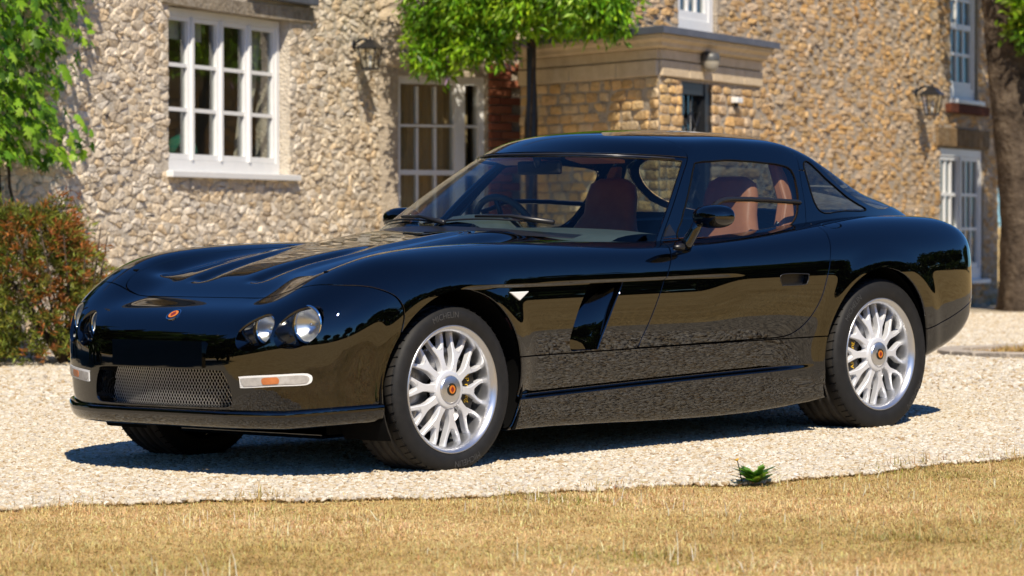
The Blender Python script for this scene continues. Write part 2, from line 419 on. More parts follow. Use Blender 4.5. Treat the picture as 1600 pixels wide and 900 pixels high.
DRIVE = lambda x, y: np.minimum(np.minimum(y-lawn_edge_y(x), 13-x), -ISLAND(x, y)*1.7)
lawn_m = noise_mat('dry_lawn', [(.44, .29, .105), (.60, .42, .17), (.70, .52, .24)], 3.0, rough=.95, bump=.8, bscale=60, dist=.03, spec=.1)
gravel_m = noise_mat('gravel_bed', [(.25, .20, .14), (.43, .37, .27), (.55, .49, .38)], 34, rough=.95, bump=.9, bscale=55, dist=.03, spec=.15, detail=8)
far = [-400, -250, -160, -100, -70, -50, -40, -32, -26, -21, -17, -14, -11, -9, -7, -5.5, -4, -3, -2, -1, 0]
ax_ = np.array(far+[-q for q in far[-2::-1]])
ay_ = np.concatenate([np.array([-400, -250, -160, -100, -60, -35, -20, -10, -4, 0, 3, 6]), np.arange(7, 46, 1.), np.array([48, 52, 58, 66, 80, 110, 160, 250, 400])])
sheet('lawn', ax_, ay_, lawn_m, -.012)
sheet('gravel_drive', np.arange(-22, 14, .25), np.arange(10, 46, .25), gravel_m, 0., DRIVE)
# kerb stones round the grass island
KERB = noise_mat('kerb_stone', [(.34, .29, .23), (.48, .42, .34)], 9, rough=.9, bump=.5, dist=.02)
kerb = empty('kerb'); props(kerb, kind='structure')
for k in range(34):
    a = 2*math.pi*k/34; b = 2*math.pi*(k+.93)/34
    p = []
    for q in (a, (a+b)/2, b):
        for r in (1.0, 1.075): p.append((5.05+2.05*r*math.cos(q), 23.3+1.75*r*math.sin(q)))
    v = [(x, y, float(gz(x, y))+.035+.008*random.random()) for x, y in p]+[(x, y, float(gz(x, y))-.03) for x, y in p]
    MB().add(v, [(0, 1, 3, 2), (2, 3, 5, 4), (0, 2, 8, 6), (2, 4, 10, 8), (1, 7, 9, 3), (3, 9, 11, 5), (0, 6, 7, 1), (4, 5, 11, 10)]).build('kerb_stone', KERB, kerb, bevel=.006, seg=1, fix=True)
# ---------------------------------------------------------------- house walls
def unit(v): v = np.array(v, float); return v/np.linalg.norm(v)
class Wall:
    def __init__(s, o, d, L, h, z0=-.15): s.o = np.array(o, float); s.d = unit(d); s.n = np.array([s.d[1], -s.d[0]]); s.L = L; s.h = h; s.z0 = z0
    def p(s, u, z, out=0.): q = s.o+s.d*u+s.n*out; return (q[0], q[1], z)
    def box(s, mb, u0, u1, z0, z1, o0, o1):
        v = [s.p(u, z, o) for z in (z0, z1) for u, o in ((u0, o0), (u1, o0), (u1, o1), (u0, o1))]
        return mb.add(v, [(0, 3, 2, 1), (4, 5, 6, 7), (0, 1, 5, 4), (1, 2, 6, 5), (2, 3, 7, 6), (3, 0, 4, 7)])
    def backing(s, holes, m, name, parent, depth=.30, u0=0., out=0., flat=False):
        us = sorted({u0, s.L, *[q for h in holes for q in h[:2]]}); zs = sorted({s.z0, s.h, *[q for h in holes for q in h[2:]]})
        mb = MB()
        for i in range(len(us)-1):
            for j in range(len(zs)-1):
                cu, cz = (us[i]+us[i+1])/2, (zs[j]+zs[j+1])/2
                if any(a < cu < b and c < cz < d for a, b, c, d in holes): continue
                if flat: mb.add([s.p(us[i], zs[j], out), s.p(us[i+1], zs[j], out), s.p(us[i+1], zs[j+1], out), s.p(us[i], zs[j+1], out)], [(0, 1, 2, 3)]); continue
                s.box(mb, us[i], us[i+1], zs[j], zs[j+1], -depth, out)
        return mb.build(name, m, parent, fix=True)
def stone_cells(L0, L1, Z0, Z1, w, h, holes, rng, course=.0, jit=.42):
    """rubble layout: cells of a stretched Voronoi pattern, trimmed at openings"""
    rows = max(1, int((Z1-Z0)/h)); seeds = []
    for r in range(rows):
        zc = Z0+(r+.5)*h; n = max(1, int((L1-L0)/w)); off = rng.random()
        for k in range(n+1):
            seeds.append((L0+(k+off+rng.normal(0, jit*.6))*w, zc+rng.normal(0, jit*(1-course)*.55)*h))
    S = np.array(seeds); A = S*np.array([1/w, 1/h]); out = []
    for i in range(len(S)):
        x, z = S[i]
        if not (L0-.02 < x < L1+.02 and Z0 < z < Z1): continue
        if any(a-.01 < x < b+.01 and c-.01 < z < d+.01 for a, b, c, d in holes): continue
        poly = [(A[i][0]-2.2, A[i][1]-2), (A[i][0]+2.2, A[i][1]-2), (A[i][0]+2.2, A[i][1]+2), (A[i][0]-2.2, A[i][1]+2)]
        dd = ((A-A[i])**2).sum(1); near = np.argsort(dd)[1:14]
        def cut(poly, nx, nz, c):
            r = []
            for k in range(len(poly)):
                p, q = poly[k], poly[(k+1) % len(poly)]; fp = p[0]*nx+p[1]*nz-c; fq = q[0]*nx+q[1]*nz-c
                if fp <= 0: r.append(p)
                if fp*fq < 0: t = fp/(fp-fq); r.append((p[0]+(q[0]-p[0])*t, p[1]+(q[1]-p[1])*t))
            return r
        for j in near:
            nx, nz = A[j]-A[i]; m = (A[j]+A[i])/2; poly = cut(poly, nx, nz, m[0]*nx+m[1]*nz)
            if len(poly) < 3: break
        if len(poly) < 3: continue
        poly = [(p[0]*w, p[1]*h) for p in poly]
        for q in ((1, 0, L1), (-1, 0, -L0), (0, 1, Z1), (0, -1, -Z0)): poly = cut(poly, *q) if len(poly) > 2 else poly
        for a, b, c, d in holes:
            if len(poly) < 3: break
            e = [(a-x, 1, 0, a), (x-b, -1, 0, -b), (c-z, 0, 1, c), (z-d, 0, -1, -d)]; q = max(e, key=lambda t: t[0])
            poly = cut(poly, *q[1:])
        if len(poly) < 3: continue
        ar = abs(sum(poly[k][0]*poly[(k+1) % len(poly)][1]-poly[(k+1) % len(poly)][0]*poly[k][1] for k in range(len(poly))))/2
        if ar < w*h*.12: continue
        out.append((np.array(poly), ar))
    return out
def stone_geo(wall, poly, rng, prd, gap, round_=.30):
    """a domed stone standing proud of the mortar"""
    c = poly.mean(0)
    # round the corners by one cut
    q = []
    for k in range(len(poly)):
        a, b, d = poly[k-1], poly[k], poly[(k+1) % len(poly)]; q += [b+(a-b)*round_*.8, b+(d-b)*round_*.8]
    q = np.array(q)+rng.normal(0, .0035, (len(q), 2)); dv = q-c; ln = np.linalg.norm(dv, axis=1)[:, None]
    q = c+dv*np.maximum(.3, (ln-gap)/ln)
    n = len(q); v = []; tilt = rng.normal(0, .10, 2)
    for sc, o in ((1., -.012), (.97, prd*.70), (.74, prd)):
        for p in q:
            r = c+(p-c)*sc; v.append(wall.p(r[0], r[1], o+(0 if o < 0 else (r-c)@tilt+rng.normal(0, prd*.22))))
    v.append(wall.p(c[0], c[1], prd*1.04+rng.normal(0, prd*.12)))
    f = [(j*n+i, j*n+(i+1) % n, (j+1)*n+(i+1) % n) for j in range(2) for i in range(n)]+[(j*n+i, (j+1)*n+(i+1) % n, (j+1)*n+i) for j in range(2) for i in range(n)]+[(2*n+i, 2*n+(i+1) % n, 3*n) for i in range(n)]
    return np.array(v), np.array(f)
def lay_stones(wall, cells, parent, m, palette, rng, prd=.03, gap=.008, vis=None, name='stone', limit=300, round_=.30):
    pal = np.array(palette); items = []
    for poly, ar in cells:
        c = poly.mean(0); items.append((-(ar if (vis is None or vis(c[0], c[1])) else 0), poly))
    items.sort(key=lambda t: t[0]); P = []; T = []; C = []; b = 0
    for k, (a, poly) in enumerate(items):
        v, f = stone_geo(wall, poly, rng, prd*rng.uniform(.55, 1.25), gap, round_)
        col = pal[rng.integers(len(pal))]*rng.uniform(.82, 1.14); col = col*(1-.0)+rng.normal(0, .012)
        col = np.clip(col, .02, .9)
        if k < limit and a < 0: link(name, npmesh(name, v, f, tint=np.tile(col, (len(v), 1))), m, parent)
        else: P.append(v); T.append(f+b); C.append(np.tile(col, (len(v), 1))); b += len(v)
    if P:
        o = link('small_'+name+'s', npmesh('small_'+name+'s', np.concatenate(P), np.concatenate(T), tint=np.concatenate(C)), m, parent); o['kind'] = 'stuff'
STONE = noise_mat('rubble_stone', [(.36, .29, .20), (.62, .53, .40), (.72, .65, .54)], 14, rough=.95, bump=1.0, bscale=34, dist=.025, spec=.15, attr='tint', mixf=.45, detail=8, stain=(1.7, (.88, .87, .87), (1.22, 1.20, 1.16)))
STONE2 = noise_mat('ochre_stone', [(.28, .185, .085), (.47, .33, .18), (.55, .44, .30)], 11, rough=.95, bump=1.0, bscale=30, dist=.025, spec=.15, attr='tint', mixf=.42, detail=8, stain=(1.3, (.92, .97, 1.06), (1.22, 1.12, .98)))
MORTAR = noise_mat('lime_mortar', [(.48, .42, .34), (.66, .60, .50)], 20, rough=1, bump=1.0, bscale=50, dist=.03, spec=.1, stain=(1.7, (.92, .91, .91), (1.16, 1.15, 1.12)))
MORTAR2 = noise_mat('grey_mortar', [(.36, .30, .225), (.50, .43, .34)], 16, rough=1, bump=1.0, bscale=50, dist=.03, spec=.1)
ASHLAR = noise_mat('ashlar', [(.50, .39, .25), (.64, .52, .36)], 7, rough=.9, bump=.5, dist=.012, spec=.15)
BRICK = noise_mat('brick', [(.20, .065, .035), (.30, .105, .055)], 12, rough=.9, bump=.5, bscale=60, dist=.008, spec=.15, attr='tint', mixf=.4)
FRAME = noise_mat('white_joinery', [(.70, .71, .71), (.77, .77, .76)], 8, rough=.35)
LEAD = noise_mat('lead_sheet', [(.075, .085, .11), (.12, .13, .16)], 6, rough=.55)
PANE = glass_mat('window_pane', (.72, .76, .74), 2.15)
ROOM = mat('room_plaster', (.42, .35, .26), .9)
ROOMD = mat('room_dark', (.05, .045, .04), .9)
CURTAIN = mat('curtain_linen', (.55, .50, .42), .9)
IRON = mat('black_iron', (.012, .013, .015), .4)
SLATE = noise_mat('roof_slate', [(.06, .065, .075), (.11, .11, .12)], 5, rough=.7)
palA = [(.70, .60, .46), (.64, .54, .40), (.58, .48, .35), (.74, .66, .55), (.62, .45, .26), (.52, .45, .36), (.68, .59, .47), (.60, .57, .52), (.64, .50, .33), (.72, .66, .57), (.46, .37, .27)]
palD = [(.54, .33, .12), (.48, .30, .14), (.56, .38, .18), (.50, .40, .28), (.42, .27, .13), (.56, .46, .34), (.52, .33, .14), (.46, .37, .27), (.52, .44, .35), (.40, .29, .17)]
palP = [(.66, .43, .17), (.62, .41, .19), (.68, .48, .23), (.60, .41, .21), (.66, .52, .33)]
def window(wall, parent, u0, u1, z0, z1, cols, rows, name='window', deep=.09, fw=.055, mul=None, bar=.018, sill=True, mullions=(), two=False, sash=None, rd=1.6):
    """joinery set back in its opening: frame, sashes, glazing bars and every pane a piece of its own"""
    w = empty(name, wall.p((u0+u1)/2, z0), parent)
    inv = w.matrix_basis.inverted()
    def fin(mb, nm, m, par=w, bevel=0):
        mb.v = [tuple(Vector(q)-Vector(w.location)) for q in mb.v]; return mb.build(nm, m, par, bevel=bevel, fix=True)
    mb = MB(); o0, o1 = -deep-.06, -deep
    wall.box(mb, u0, u0+fw, z0, z1, o0, o1); wall.box(mb, u1-fw, u1, z0, z1, o0, o1)
    wall.box(mb, u0+fw, u1-fw, z1-fw, z1, o0, o1); wall.box(mb, u0+fw, u1-fw, z0, z0+fw*1.5, o0, o1)
    fr = fin(mb, 'window_frame', FRAME)
    n = cols; iu0, iu1 = u0+fw, u1-fw; iz0, iz1 = z0+fw*1.5, z1-fw
    lw = (iu1-iu0)/n
    for i in range(n):
        a, b = iu0+i*lw, iu0+(i+1)*lw
        mw = fw*.62
        if i: mb = MB(); wall.box(mb, a-mw/2, a+mw/2, iz0+.001, iz1-.001, o0+.002, o1+.012); fin(mb, 'mullion', FRAME)
        a += mw/2 if i else 0; b -= mw/2 if i < n-1 else 0
        sw = fw*.55; mb = MB(); s0, s1 = o0+.004, o1-.012
        wall.box(mb, a+.002, a+sw, iz0+.002, iz1-.002, s0, s1); wall.box(mb, b-sw, b-.002, iz0+.002, iz1-.002, s0, s1)
        wall.box(mb, a+sw, b-sw, iz0+.002, iz0+sw*1.4, s0, s1); wall.box(mb, a+sw, b-sw, iz1-sw, iz1-.002, s0, s1)
        ss = fin(mb, 'sash', FRAME)
        ga, gb, g0, g1 = a+sw, b-sw, iz0+sw*1.4, iz1-sw
        rr = rows if isinstance(rows, (list, tuple)) else [rows]
        for ri, (nr, nc) in enumerate([(rows, mul or 1)]):
            for r in range(1, nr): mb = MB(); zz = g0+(g1-g0)*r/nr; hb = bar*(1.8 if sash == r else 1); wall.box(mb, ga, gb, zz-hb/2, zz+hb/2, s0+.004, s1-.006+(.01 if sash == r else 0)); fin(mb, 'glazing_bar', FRAME, ss)
            for c in range(1, nc): mb = MB(); uu = ga+(gb-ga)*c/nc; wall.box(mb, uu-bar/2, uu+bar/2, g0, g1, s0+.006, s1-.008); fin(mb, 'glazing_bar', FRAME, ss)
            for r in range(nr):
                for c in range(nc):
                    p0, p1 = ga+(gb-ga)*c/nc, ga+(gb-ga)*(c+1)/nc; q0, q1 = g0+(g1-g0)*r/nr, g0+(g1-g0)*(r+1)/nr
                    t = random.uniform(-.0015, .0015); t2 = random.uniform(-.0015, .0015)
                    mb = MB(); mb.add([wall.p(p0, q0, o0+.02+t), wall.p(p1, q0, o0+.02-t), wall.p(p1, q1, o0+.02+t2), wall.p(p0, q1, o0+.02-t2)], [(0, 1, 2, 3)])
                    fin(mb, 'pane', PANE, ss)
    if sill: mb = MB(); wall.box(mb, u0-.05, u1+.12, z0-.05, z0-.001, o0, .06); fin(mb, 'sill', FRAME, bevel=.006)
    # the room behind: plaster shell open to the glass
    mb = MB(); d = rd
    e_ = .4 if rd > 1 else .05
    A_ = [wall.p(u0-e_, z0-e_, o0-.02), wall.p(u1+e_, z0-e_, o0-.02), wall.p(u1+e_, z1+e_, o0-.02), wall.p(u0-e_, z1+e_, o0-.02)]
    B_ = [wall.p(u0-e_, z0-e_, -d), wall.p(u1+e_, z0-e_, -d), wall.p(u1+e_, z1+e_, -d), wall.p(u0-e_, z1+e_, -d)]
    mb.add(A_+B_, [(4, 5, 6, 7), (0, 1, 5, 4), (1, 2, 6, 5), (2, 3, 7, 6), (3, 0, 4, 7)]); fin(mb, 'room', ROOM)
    return w
rng = np.random.default_rng(11)
HOUSE_A = empty('stone_house_wing', (-2, 27, 0)); props(HOUSE_A, 'pale rubble stone house wing with a four-light white casement window', 'house')
HOUSE_B = empty('garden_room_bay', (-.4, 30.8, 0)); props(HOUSE_B, 'shaded recessed bay with white french window and red brick pier', 'house')
HOUSE_P = empty('porch', (1.2, 28.5, 0)); props(HOUSE_P, 'ochre stone entrance porch with lead roof and dark lattice door', 'porch')
HOUSE_D = empty('stone_main_house', (4, 36, 0)); props(HOUSE_D, 'brown coursed stone main house with tall white sash windows', 'house')
def reparent(root):
    """children were modelled in world space: keep them there"""
    for c in root.children: c.matrix_parent_inverse = Matrix.Translation(-Vector(root.location))
# --- wing A
WA = Wall((-3.318, 24.5), (.344, .939), 6.70, 5.6); HA = [(2.09, 4.36, 1.39, 2.66)]
WA.backing(HA, MORTAR, 'mortar_wall', HOUSE_A, u0=-1.9, out=.002)
lint = [(1.95, 4.78, 2.66, 2.80)]
cells = stone_cells(-1.3, 6.70, .1, 3.10, .140, .054, HA+lint, rng, jit=.9)
lay_stones(WA, cells, HOUSE_A, STONE, palA, rng, .0085, .0015, round_=.13, vis=lambda u, z: z > .55 and not (u < .35))
cells = stone_cells(-1.9, -1.3, .0, 3.2, .30, .16, [], rng)+stone_cells(-1.9, 6.7, 3.1, 5.6, .30, .16, [], rng)
lay_stones(WA, cells, HOUSE_A, STONE, palA, rng, .03, .008, vis=lambda u, z: False)
# end face of the wing, quoins on the corner
WE = Wall(tuple(np.array(WA.p(6.70, 0))[:2]), (-.939, .344), .45, 5.6)
# lintel: worn curved stone with a slate hood above its right end
mb = MB(); pts = 12
for i in range(pts):
    u0, u1 = 1.95+2.83*i/pts, 1.95+2.83*(i+1)/pts; c = lambda u: .035*math.sin((u-1.95)/2.83*math.pi)
    v = [WA.p(u, z, o) for o in (-.2, .035) for u, z in ((u0, 2.665-c(u0)*.4), (u1, 2.665-c(u1)*.4), (u1, 2.79-c(u1)), (u0, 2.79-c(u0)))]
    mb.add(v, [(4, 5, 6, 7), (0, 3, 2, 1), (0, 1, 5, 4), (3, 7, 6, 2)])
mb.build('lintel', STONE, HOUSE_A, fix=True)
mb = MB(); WA.box(mb, 3.50, 4.75, 2.80, 2.86, -.1, .10); mb.build('slate_hood', LEAD, HOUSE_A, bevel=.008)
w = window(WA, HOUSE_A, 2.10, 4.35, 1.40, 2.65, 4, 3, mul=1, deep=.085, fw=.06, bar=.03)
def inside(u0, u1, z0, z1, o, nm, m, lean=0., waves=9):
    v = []; n = waves*4
    for i in range(n+1):
        t = i/n; u = u0+(u1-u0)*t; d = .018*math.sin(t*waves*math.pi)
        v += [tuple(Vector(WA.p(u, z0, o+d))-Vector(w.location)), tuple(Vector(WA.p(u+lean, z1, o+d*.6))-Vector(w.location))]
    return MB().add(v, [(2*i, 2*i+2, 2*i+3, 2*i+1) for i in range(n)], True).build(nm, m, w)
inside(2.05, 3.10, 2.42, 2.66, -.20, 'roller_blind', CURTAIN, waves=1)
inside(3.75, 4.02, 1.40, 2.66, -.24, 'curtain', CURTAIN, lean=.34, waves=5)
mb = MB(); mb.tube([tuple(Vector(WA.p(2.95, 1.46, -.30))-Vector(w.location)), tuple(Vector(WA.p(2.95, 1.56, -.30))-Vector(w.location)), tuple(Vector(WA.p(2.95, 1.66, -.30))-Vector(w.location)), tuple(Vector(WA.p(2.95, 1.70, -.30))-Vector(w.location))], [.07, .13, .10, .02], 16)
mb.build('green_glass_vase', mat('green_glaze', (.02, .18, .13), .15), w)
# --- bay B with french window, brick pier
WB = Wall((-.992, 30.5), (.866, .5), 2.6, 5.0); HBh = [(.0, .895, .10, 2.30)]
WB.backing(HBh, MORTAR2, 'mortar_wall', HOUSE_B, u0=-.3)
# --- porch
cP = np.array([1.1984, 28.4866]); dD = unit((.40, .917))
WPR = Wall(cP, dD, 2.45, 2.43); HPR = [(.52, 1.23, -.1, 2.18)]
WPR.backing(HPR, MORTAR2, 'mortar_wall', HOUSE_P, flat=True)
dL = unit((-.56, 1)); LL = 2.30
WPL = Wall(cP+dL*LL, -dL, LL, 2.43); WPL.backing([], MORTAR2, 'mortar_wall', HOUSE_P, u0=.0, flat=True)
# --- main house D
WD = Wall((4.77, 37.8), (.40, .917), 1.75, 6.0)
HDh = [(-9.95, -8.2, -.3, 2.59), (-8.36, -7.40, 2.62, 3.9), (-.13, .92, 2.36, 3.9), (-.52, 1.16, .40, 1.84)]
WD.backing(HDh, MORTAR2, 'mortar_wall', HOUSE_D, u0=-9.85, out=.002, depth=.10)
cells = [c for c in stone_cells(-9.85, 1.75, .0, 3.7, .24, .047, HDh+[(-.35, 1.2, 2.20, 2.36), (-.7, 1.35, 1.84, 2.06)], rng, course=.75, jit=.6) if True]
lay_stones(WD, cells, HOUSE_D, STONE2, palD, rng, .006, .002, round_=.12, vis=lambda u, z: (-6.4 < u < 1.7 and z > .9) or z > 2.55)
cells = stone_cells(-9.85, 1.75, 3.7, 6.0, .34, .16, [], rng, course=.5)
lay_stones(WD, cells, HOUSE_D, STONE2, palD, rng, .022, .006, vis=lambda u, z: False)
window(WD, HOUSE_D, -8.35, -7.41, 2.63, 3.89, 1, 4, mul=3, deep=.03, fw=.10, bar=.035, sill=False, rd=.45)
window(WD, HOUSE_D, -.12, .91, 2.37, 3.89, 1, 4, mul=3, deep=.03, fw=.085, bar=.035, sash=2, rd=.9)
window(WD, HOUSE_D, -.51, 1.15, .41, 1.83, 2, 3, mul=3, deep=.02, fw=.08, bar=.035, rd=.9)
mb = MB(); WD.box(mb, -.33, 1.18, 2.21, 2.31, -.1, .07); mb.build('brick_sill', BRICK, HOUSE_D, bevel=.01)
mb = MB(); WD.box(mb, -.68, 1.33, 1.845, 2.05, -.1, .03); mb.build('lintel', STONE2, HOUSE_D, bevel=.012)
# slate roof slopes
for W_0, L0, L1, h, root in ((WA, -1.9, 6.9, 5.6, HOUSE_A), (WD, -9.9, 1.9, 6.0, HOUSE_D)):
    v = [W_0.p(L0, h-.05, .35), W_0.p(L1, h-.05, .35), W_0.p(L1, h+2.6, -3.2), W_0.p(L0, h+2.6, -3.2), W_0.p(L0, h-.15, .35), W_0.p(L1, h-.15, .35), W_0.p(L1, h+2.5, -3.2), W_0.p(L0, h+2.5, -3.2)]
    MB().add(v, [(0, 1, 2, 3), (7, 6, 5, 4), (0, 4, 5, 1), (1, 5, 6, 2), (2, 6, 7, 3), (3, 7, 4, 0)]).build('roof', SLATE, root, fix=True)
# french window
fwn = empty('french_window', (0, 0, 0), HOUSE_B)
def fpart(u0, u1, z0, z1, o0, o1, nm, par, m=FRAME):
    mb = MB(); WB.box(mb, u0, u1, z0, z1, o0, o1); return mb.build(nm, m, par, fix=True)
for a, b in ((.0, .055), (.60, .70), (.84, .895)): fpart(a, b, .1, 2.30, -.16, -.06, 'door_post', fwn)
fpart(.055, .60, 2.23, 2.30, -.16, -.06, 'door_head', fwn); fpart(.70, .84, 2.23, 2.30, -.16, -.06, 'door_head', fwn)
for u0, u1, nc in ((.055, .60, 3), (.70, .84, 1)):
    for z in (.55, 1.02, 1.455, 1.865): fpart(u0, u1, z-(.022 if abs(z-1.455) < .01 else .011), z+(.022 if abs(z-1.455) < .01 else .011), -.145, -.08, 'glazing_bar', fwn)
    for c in range(1, nc):
        uu = u0+(u1-u0)*c/nc
        for z0, z1 in ((.55, 1.02), (1.02, 1.455), (1.455, 1.865), (1.865, 2.23)): fpart(uu-.009, uu+.009, z0+.02, z1-.02, -.14, -.085, 'glazing_bar', fwn)
    fpart(u0, u1, .1, .54, -.145, -.08, 'bottom_panel', fwn)
    for zi, (z0, z1) in enumerate(((.56, 1.0), (1.03, 1.43), (1.48, 1.855), (1.875, 2.23))):
        for c in range(nc):
            a, b = u0+(u1-u0)*c/nc, u0+(u1-u0)*(c+1)/nc; t = random.uniform(-.002, .002)
            MB().add([WB.p(a, z0, -.11+t), WB.p(b, z0, -.11-t), WB.p(b, z1, -.11+t), WB.p(a, z1, -.11-t)], [(0, 1, 2, 3)]).build('pane', PANE, fwn)
mb = MB(); v = [WB.p(u, z, o) for o in (-.2, -1.6) for u, z in ((-.2, .0), (1.2, .0), (1.2, 2.5), (-.2, 2.5))]
mb.add(v, [(4, 5, 6, 7), (0, 1, 5, 4), (1, 2, 6, 5), (2, 3, 7, 6), (3, 0, 4, 7)]); mb.build('room', ROOM, fwn, fix=True)
v = []
for i in range(61): d_ = .02*math.sin(i*1.1); v += [WB.p(.04+.82*i/60, .15, -.30+d_), WB.p(.04+.82*i/60, 2.28, -.30+d_*.6)]
MB().add(v, [(2*i, 2*i+2, 2*i+3, 2*i+1) for i in range(60)], True).build('curtain', mat('reflected_wall_tan', (.56, .40, .22), .9), fwn)  # invented tan curtain; its colour stands for the sunlit wall mirrored in the panes
# brick pier
def tinted(o, col):
    me = o.data; a = me.color_attributes.new('tint', 'FLOAT_COLOR', 'POINT'); c = np.ones((len(me.vertices), 4), np.float32); c[:, :3] = col; a.data.foreach_set('color', c.ravel()); return o
for k in range(32):
    z = .02+k*.0755; sp = [(.905, 1.125)] if k % 2 == 0 else [(.905, 1.01), (1.02, 1.235)]
    for a, b in sp:
        mb = MB(); WB.box(mb, a, b, z, z+.064, -.02, .035+random.uniform(-.004, .004)); c = np.array(random.choice([(.30, .10, .055), (.25, .085, .05), (.34, .13, .07), (.22, .07, .045)]))
        tinted(mb.build('brick', BRICK, HOUSE_B, bevel=.004, fix=True), c)
cells = stone_cells(1.14, 2.6, .0, 3.0, .26, .13, [(.9, 1.24, 0, 3)], rng, course=.6)+stone_cells(-.3, 2.6, 2.36, 4.9, .26, .13, [], rng, course=.6)
lay_stones(WB, cells, HOUSE_B, STONE, [(.47, .41, .33), (.50, .45, .37), (.44, .36, .26)], rng, .016, .004, vis=lambda u, z: 1.14 < u < 1.7 and z < 2.4, name='block')
MIT = 1/math.tan(.5*math.acos(float(np.dot(dL, dD))))
# porch masonry: squared blocks in courses
def ashlar(wall, L0, L1, z0, z1, h, wmin, wmax, holes, parent, pal, m, prd=.011):
    z = z0; r = 0
    while z < z1-.03:
        hh = h*rng.uniform(.85, 1.15); hh = min(hh, z1-z); u = L0
        while u < L1-.02:
            w_ = rng.uniform(wmin, wmax); b = min(u+w_, L1)
            if L1-b < wmin*.5: b = L1
            segs = [(u, b)]
            for a_, b_, c_, d_ in holes:
                if z+hh > c_ and z < d_: segs = [q for s_ in segs for q in ((s_[0], min(s_[1], a_)), (max(s_[0], b_), s_[1])) if q[1]-q[0] > .03]
            for a, c in segs:
                poly = np.array([(a+.002, z+.002), (c-.002, z+.002), (c-.002, z+hh-.002), (a+.002, z+hh-.002)])
                v, f = stone_geo(wall, poly, rng, prd*rng.uniform(.6, 1.2), .011, .13); col = np.clip(np.array(pal[rng.integers(len(pal))])*rng.uniform(.85, 1.12), .02, .9)
                link('block', npmesh('block', v, f, tint=np.tile(col, (len(v), 1))), m, parent)
            u = b
        z += hh; r += 1
ashlar(WPL, .0, LL, 1.0, 2.20, .085, .15, .30, [], HOUSE_P, palP, STONE2)
ashlar(WPR, 0, .52, 1.0, 2.19, .095, .15, .28, [], HOUSE_P, palP, STONE2)
ashlar(WPR, 1.23, 2.45, 1.0, 2.19, .085, .15, .32, [], HOUSE_P, palD, STONE2)
for wl, L0, L1 in ((WPL, -.0, LL), (WPR, 0, 2.45)):
    u = L0
    while u < L1-.05:
        b = min(L1, u+rng.uniform(.55, .9)); b = L1 if L1-b < .25 else b
        mb = MB(); wl.box(mb, u+.004, b-.004, 2.205, 2.335, -.004, .030); mb.build('band_stone', ASHLAR, HOUSE_P, bevel=.008); u = b
    mb = MB(); wl.box(mb, L0, L1, 2.345, 2.425, -.004, .022); mb.build('frieze', ASHLAR, HOUSE_P, bevel=.006)
    mb = MB()
    pr = [(.02, 2.428), (.07, 2.445), (.075, 2.475), (.12, 2.50), (.125, 2.535), (.0, 2.535), (.0, 2.428)]
    for i in range(len(pr)):
        (a, za), (b, zb) = pr[i], pr[(i+1) % len(pr)]
        e0 = lambda o: L0-(0 if wl is WPL else o*MIT); e1 = lambda o: L1+(o*MIT if wl is WPL else 0)
        mb.add([wl.p(e0(a), za, a), wl.p(e1(a), za, a), wl.p(e1(b), zb, b), wl.p(e0(b), zb, b)], [(0, 1, 2, 3)])
    mb.build('cornice', ASHLAR, HOUSE_P, fix=True)
# lead roof of the porch
top = [WPL.p(-.1, 0, .17), WPL.p(LL+.17*MIT, 0, .17), WPR.p(2.5, 0, .17), WPR.p(2.5, 0, -.5), WPL.p(-.1, 0, -1.2)]
n = len(top); v = [(x, y, 2.537) for x, y, z in top]+[(x, y, 2.590) for x, y, z in top]
cx = sum(q[0] for q in top)/n; cy = sum(q[1] for q in top)/n
v += [(cx+(x-cx)*.8, cy+(y-cy)*.8, 2.62) for x, y, z in top]
MB().add(v, [tuple(range(n-1, -1, -1))]+[(j*n+i, j*n+(i+1) % n, (j+1)*n+(i+1) % n, (j+1)*n+i) for j in range(2) for i in range(n)]+[tuple(2*n+i for i in range(n))]).build('lead_roof', LEAD, HOUSE_P, fix=True)
# dark door with lattice glazing
pd = empty('porch_door', (0, 0, 0), HOUSE_P)
def dpart(u0, u1, z0, z1, o0, o1, nm, m=IRON, par=None):
    mb = MB(); WPR.box(mb, u0, u1, z0, z1, o0, o1); return mb.build(nm, m, par or pd, fix=True)
dpart(.52, .60, 0, 2.18, -.09, -.02, 'door_jamb'); dpart(1.10, 1.23, 0, 2.18, -.09, -.012, 'door_jamb'); dpart(.60, 1.10, 2.08, 2.18, -.09, -.02, 'door_rail'); dpart(.60, 1.10, 0, .9, -.08, -.04, 'door_panel')
mb = MB()
for k in range(5):
    z = .9+k*.26
    for a, b in (((.62, z), (.85, z+.26)), ((.85, z), (.62, z+.26)), ((.85, z), (1.08, z+.26)), ((1.08, z), (.85, z+.26))):
        if b[1] < 2.12: mb.tube([WPR.p(*a, -.05), WPR.p(*b, -.05)], .011, 6)
mb.tube([WPR.p(.85, .9, -.05), WPR.p(.85, 2.08, -.05)], .014, 6)
mb.build('door_lattice', IRON, pd)
MB().add([WPR.p(.60, .9, -.07), WPR.p(1.10, .9, -.07), WPR.p(1.10, 2.08, -.07), WPR.p(.60, 2.08, -.07)], [(0, 1, 2, 3)]).build('pane', PANE, pd)
v = [WPR.p(u, z, o) for o in (-.10, -.42) for u, z in ((.56, .0), (1.25, .0), (1.25, 2.3), (.56, 2.3))]
MB().add(v, [(4, 5, 6, 7), (0, 1, 5, 4), (1, 2, 6, 5), (2, 3, 7, 6), (3, 0, 4, 7)]).build('hall', ROOMD, pd, fix=True)
for r_ in (HOUSE_A, HOUSE_B, HOUSE_P, HOUSE_D): reparent(r_)
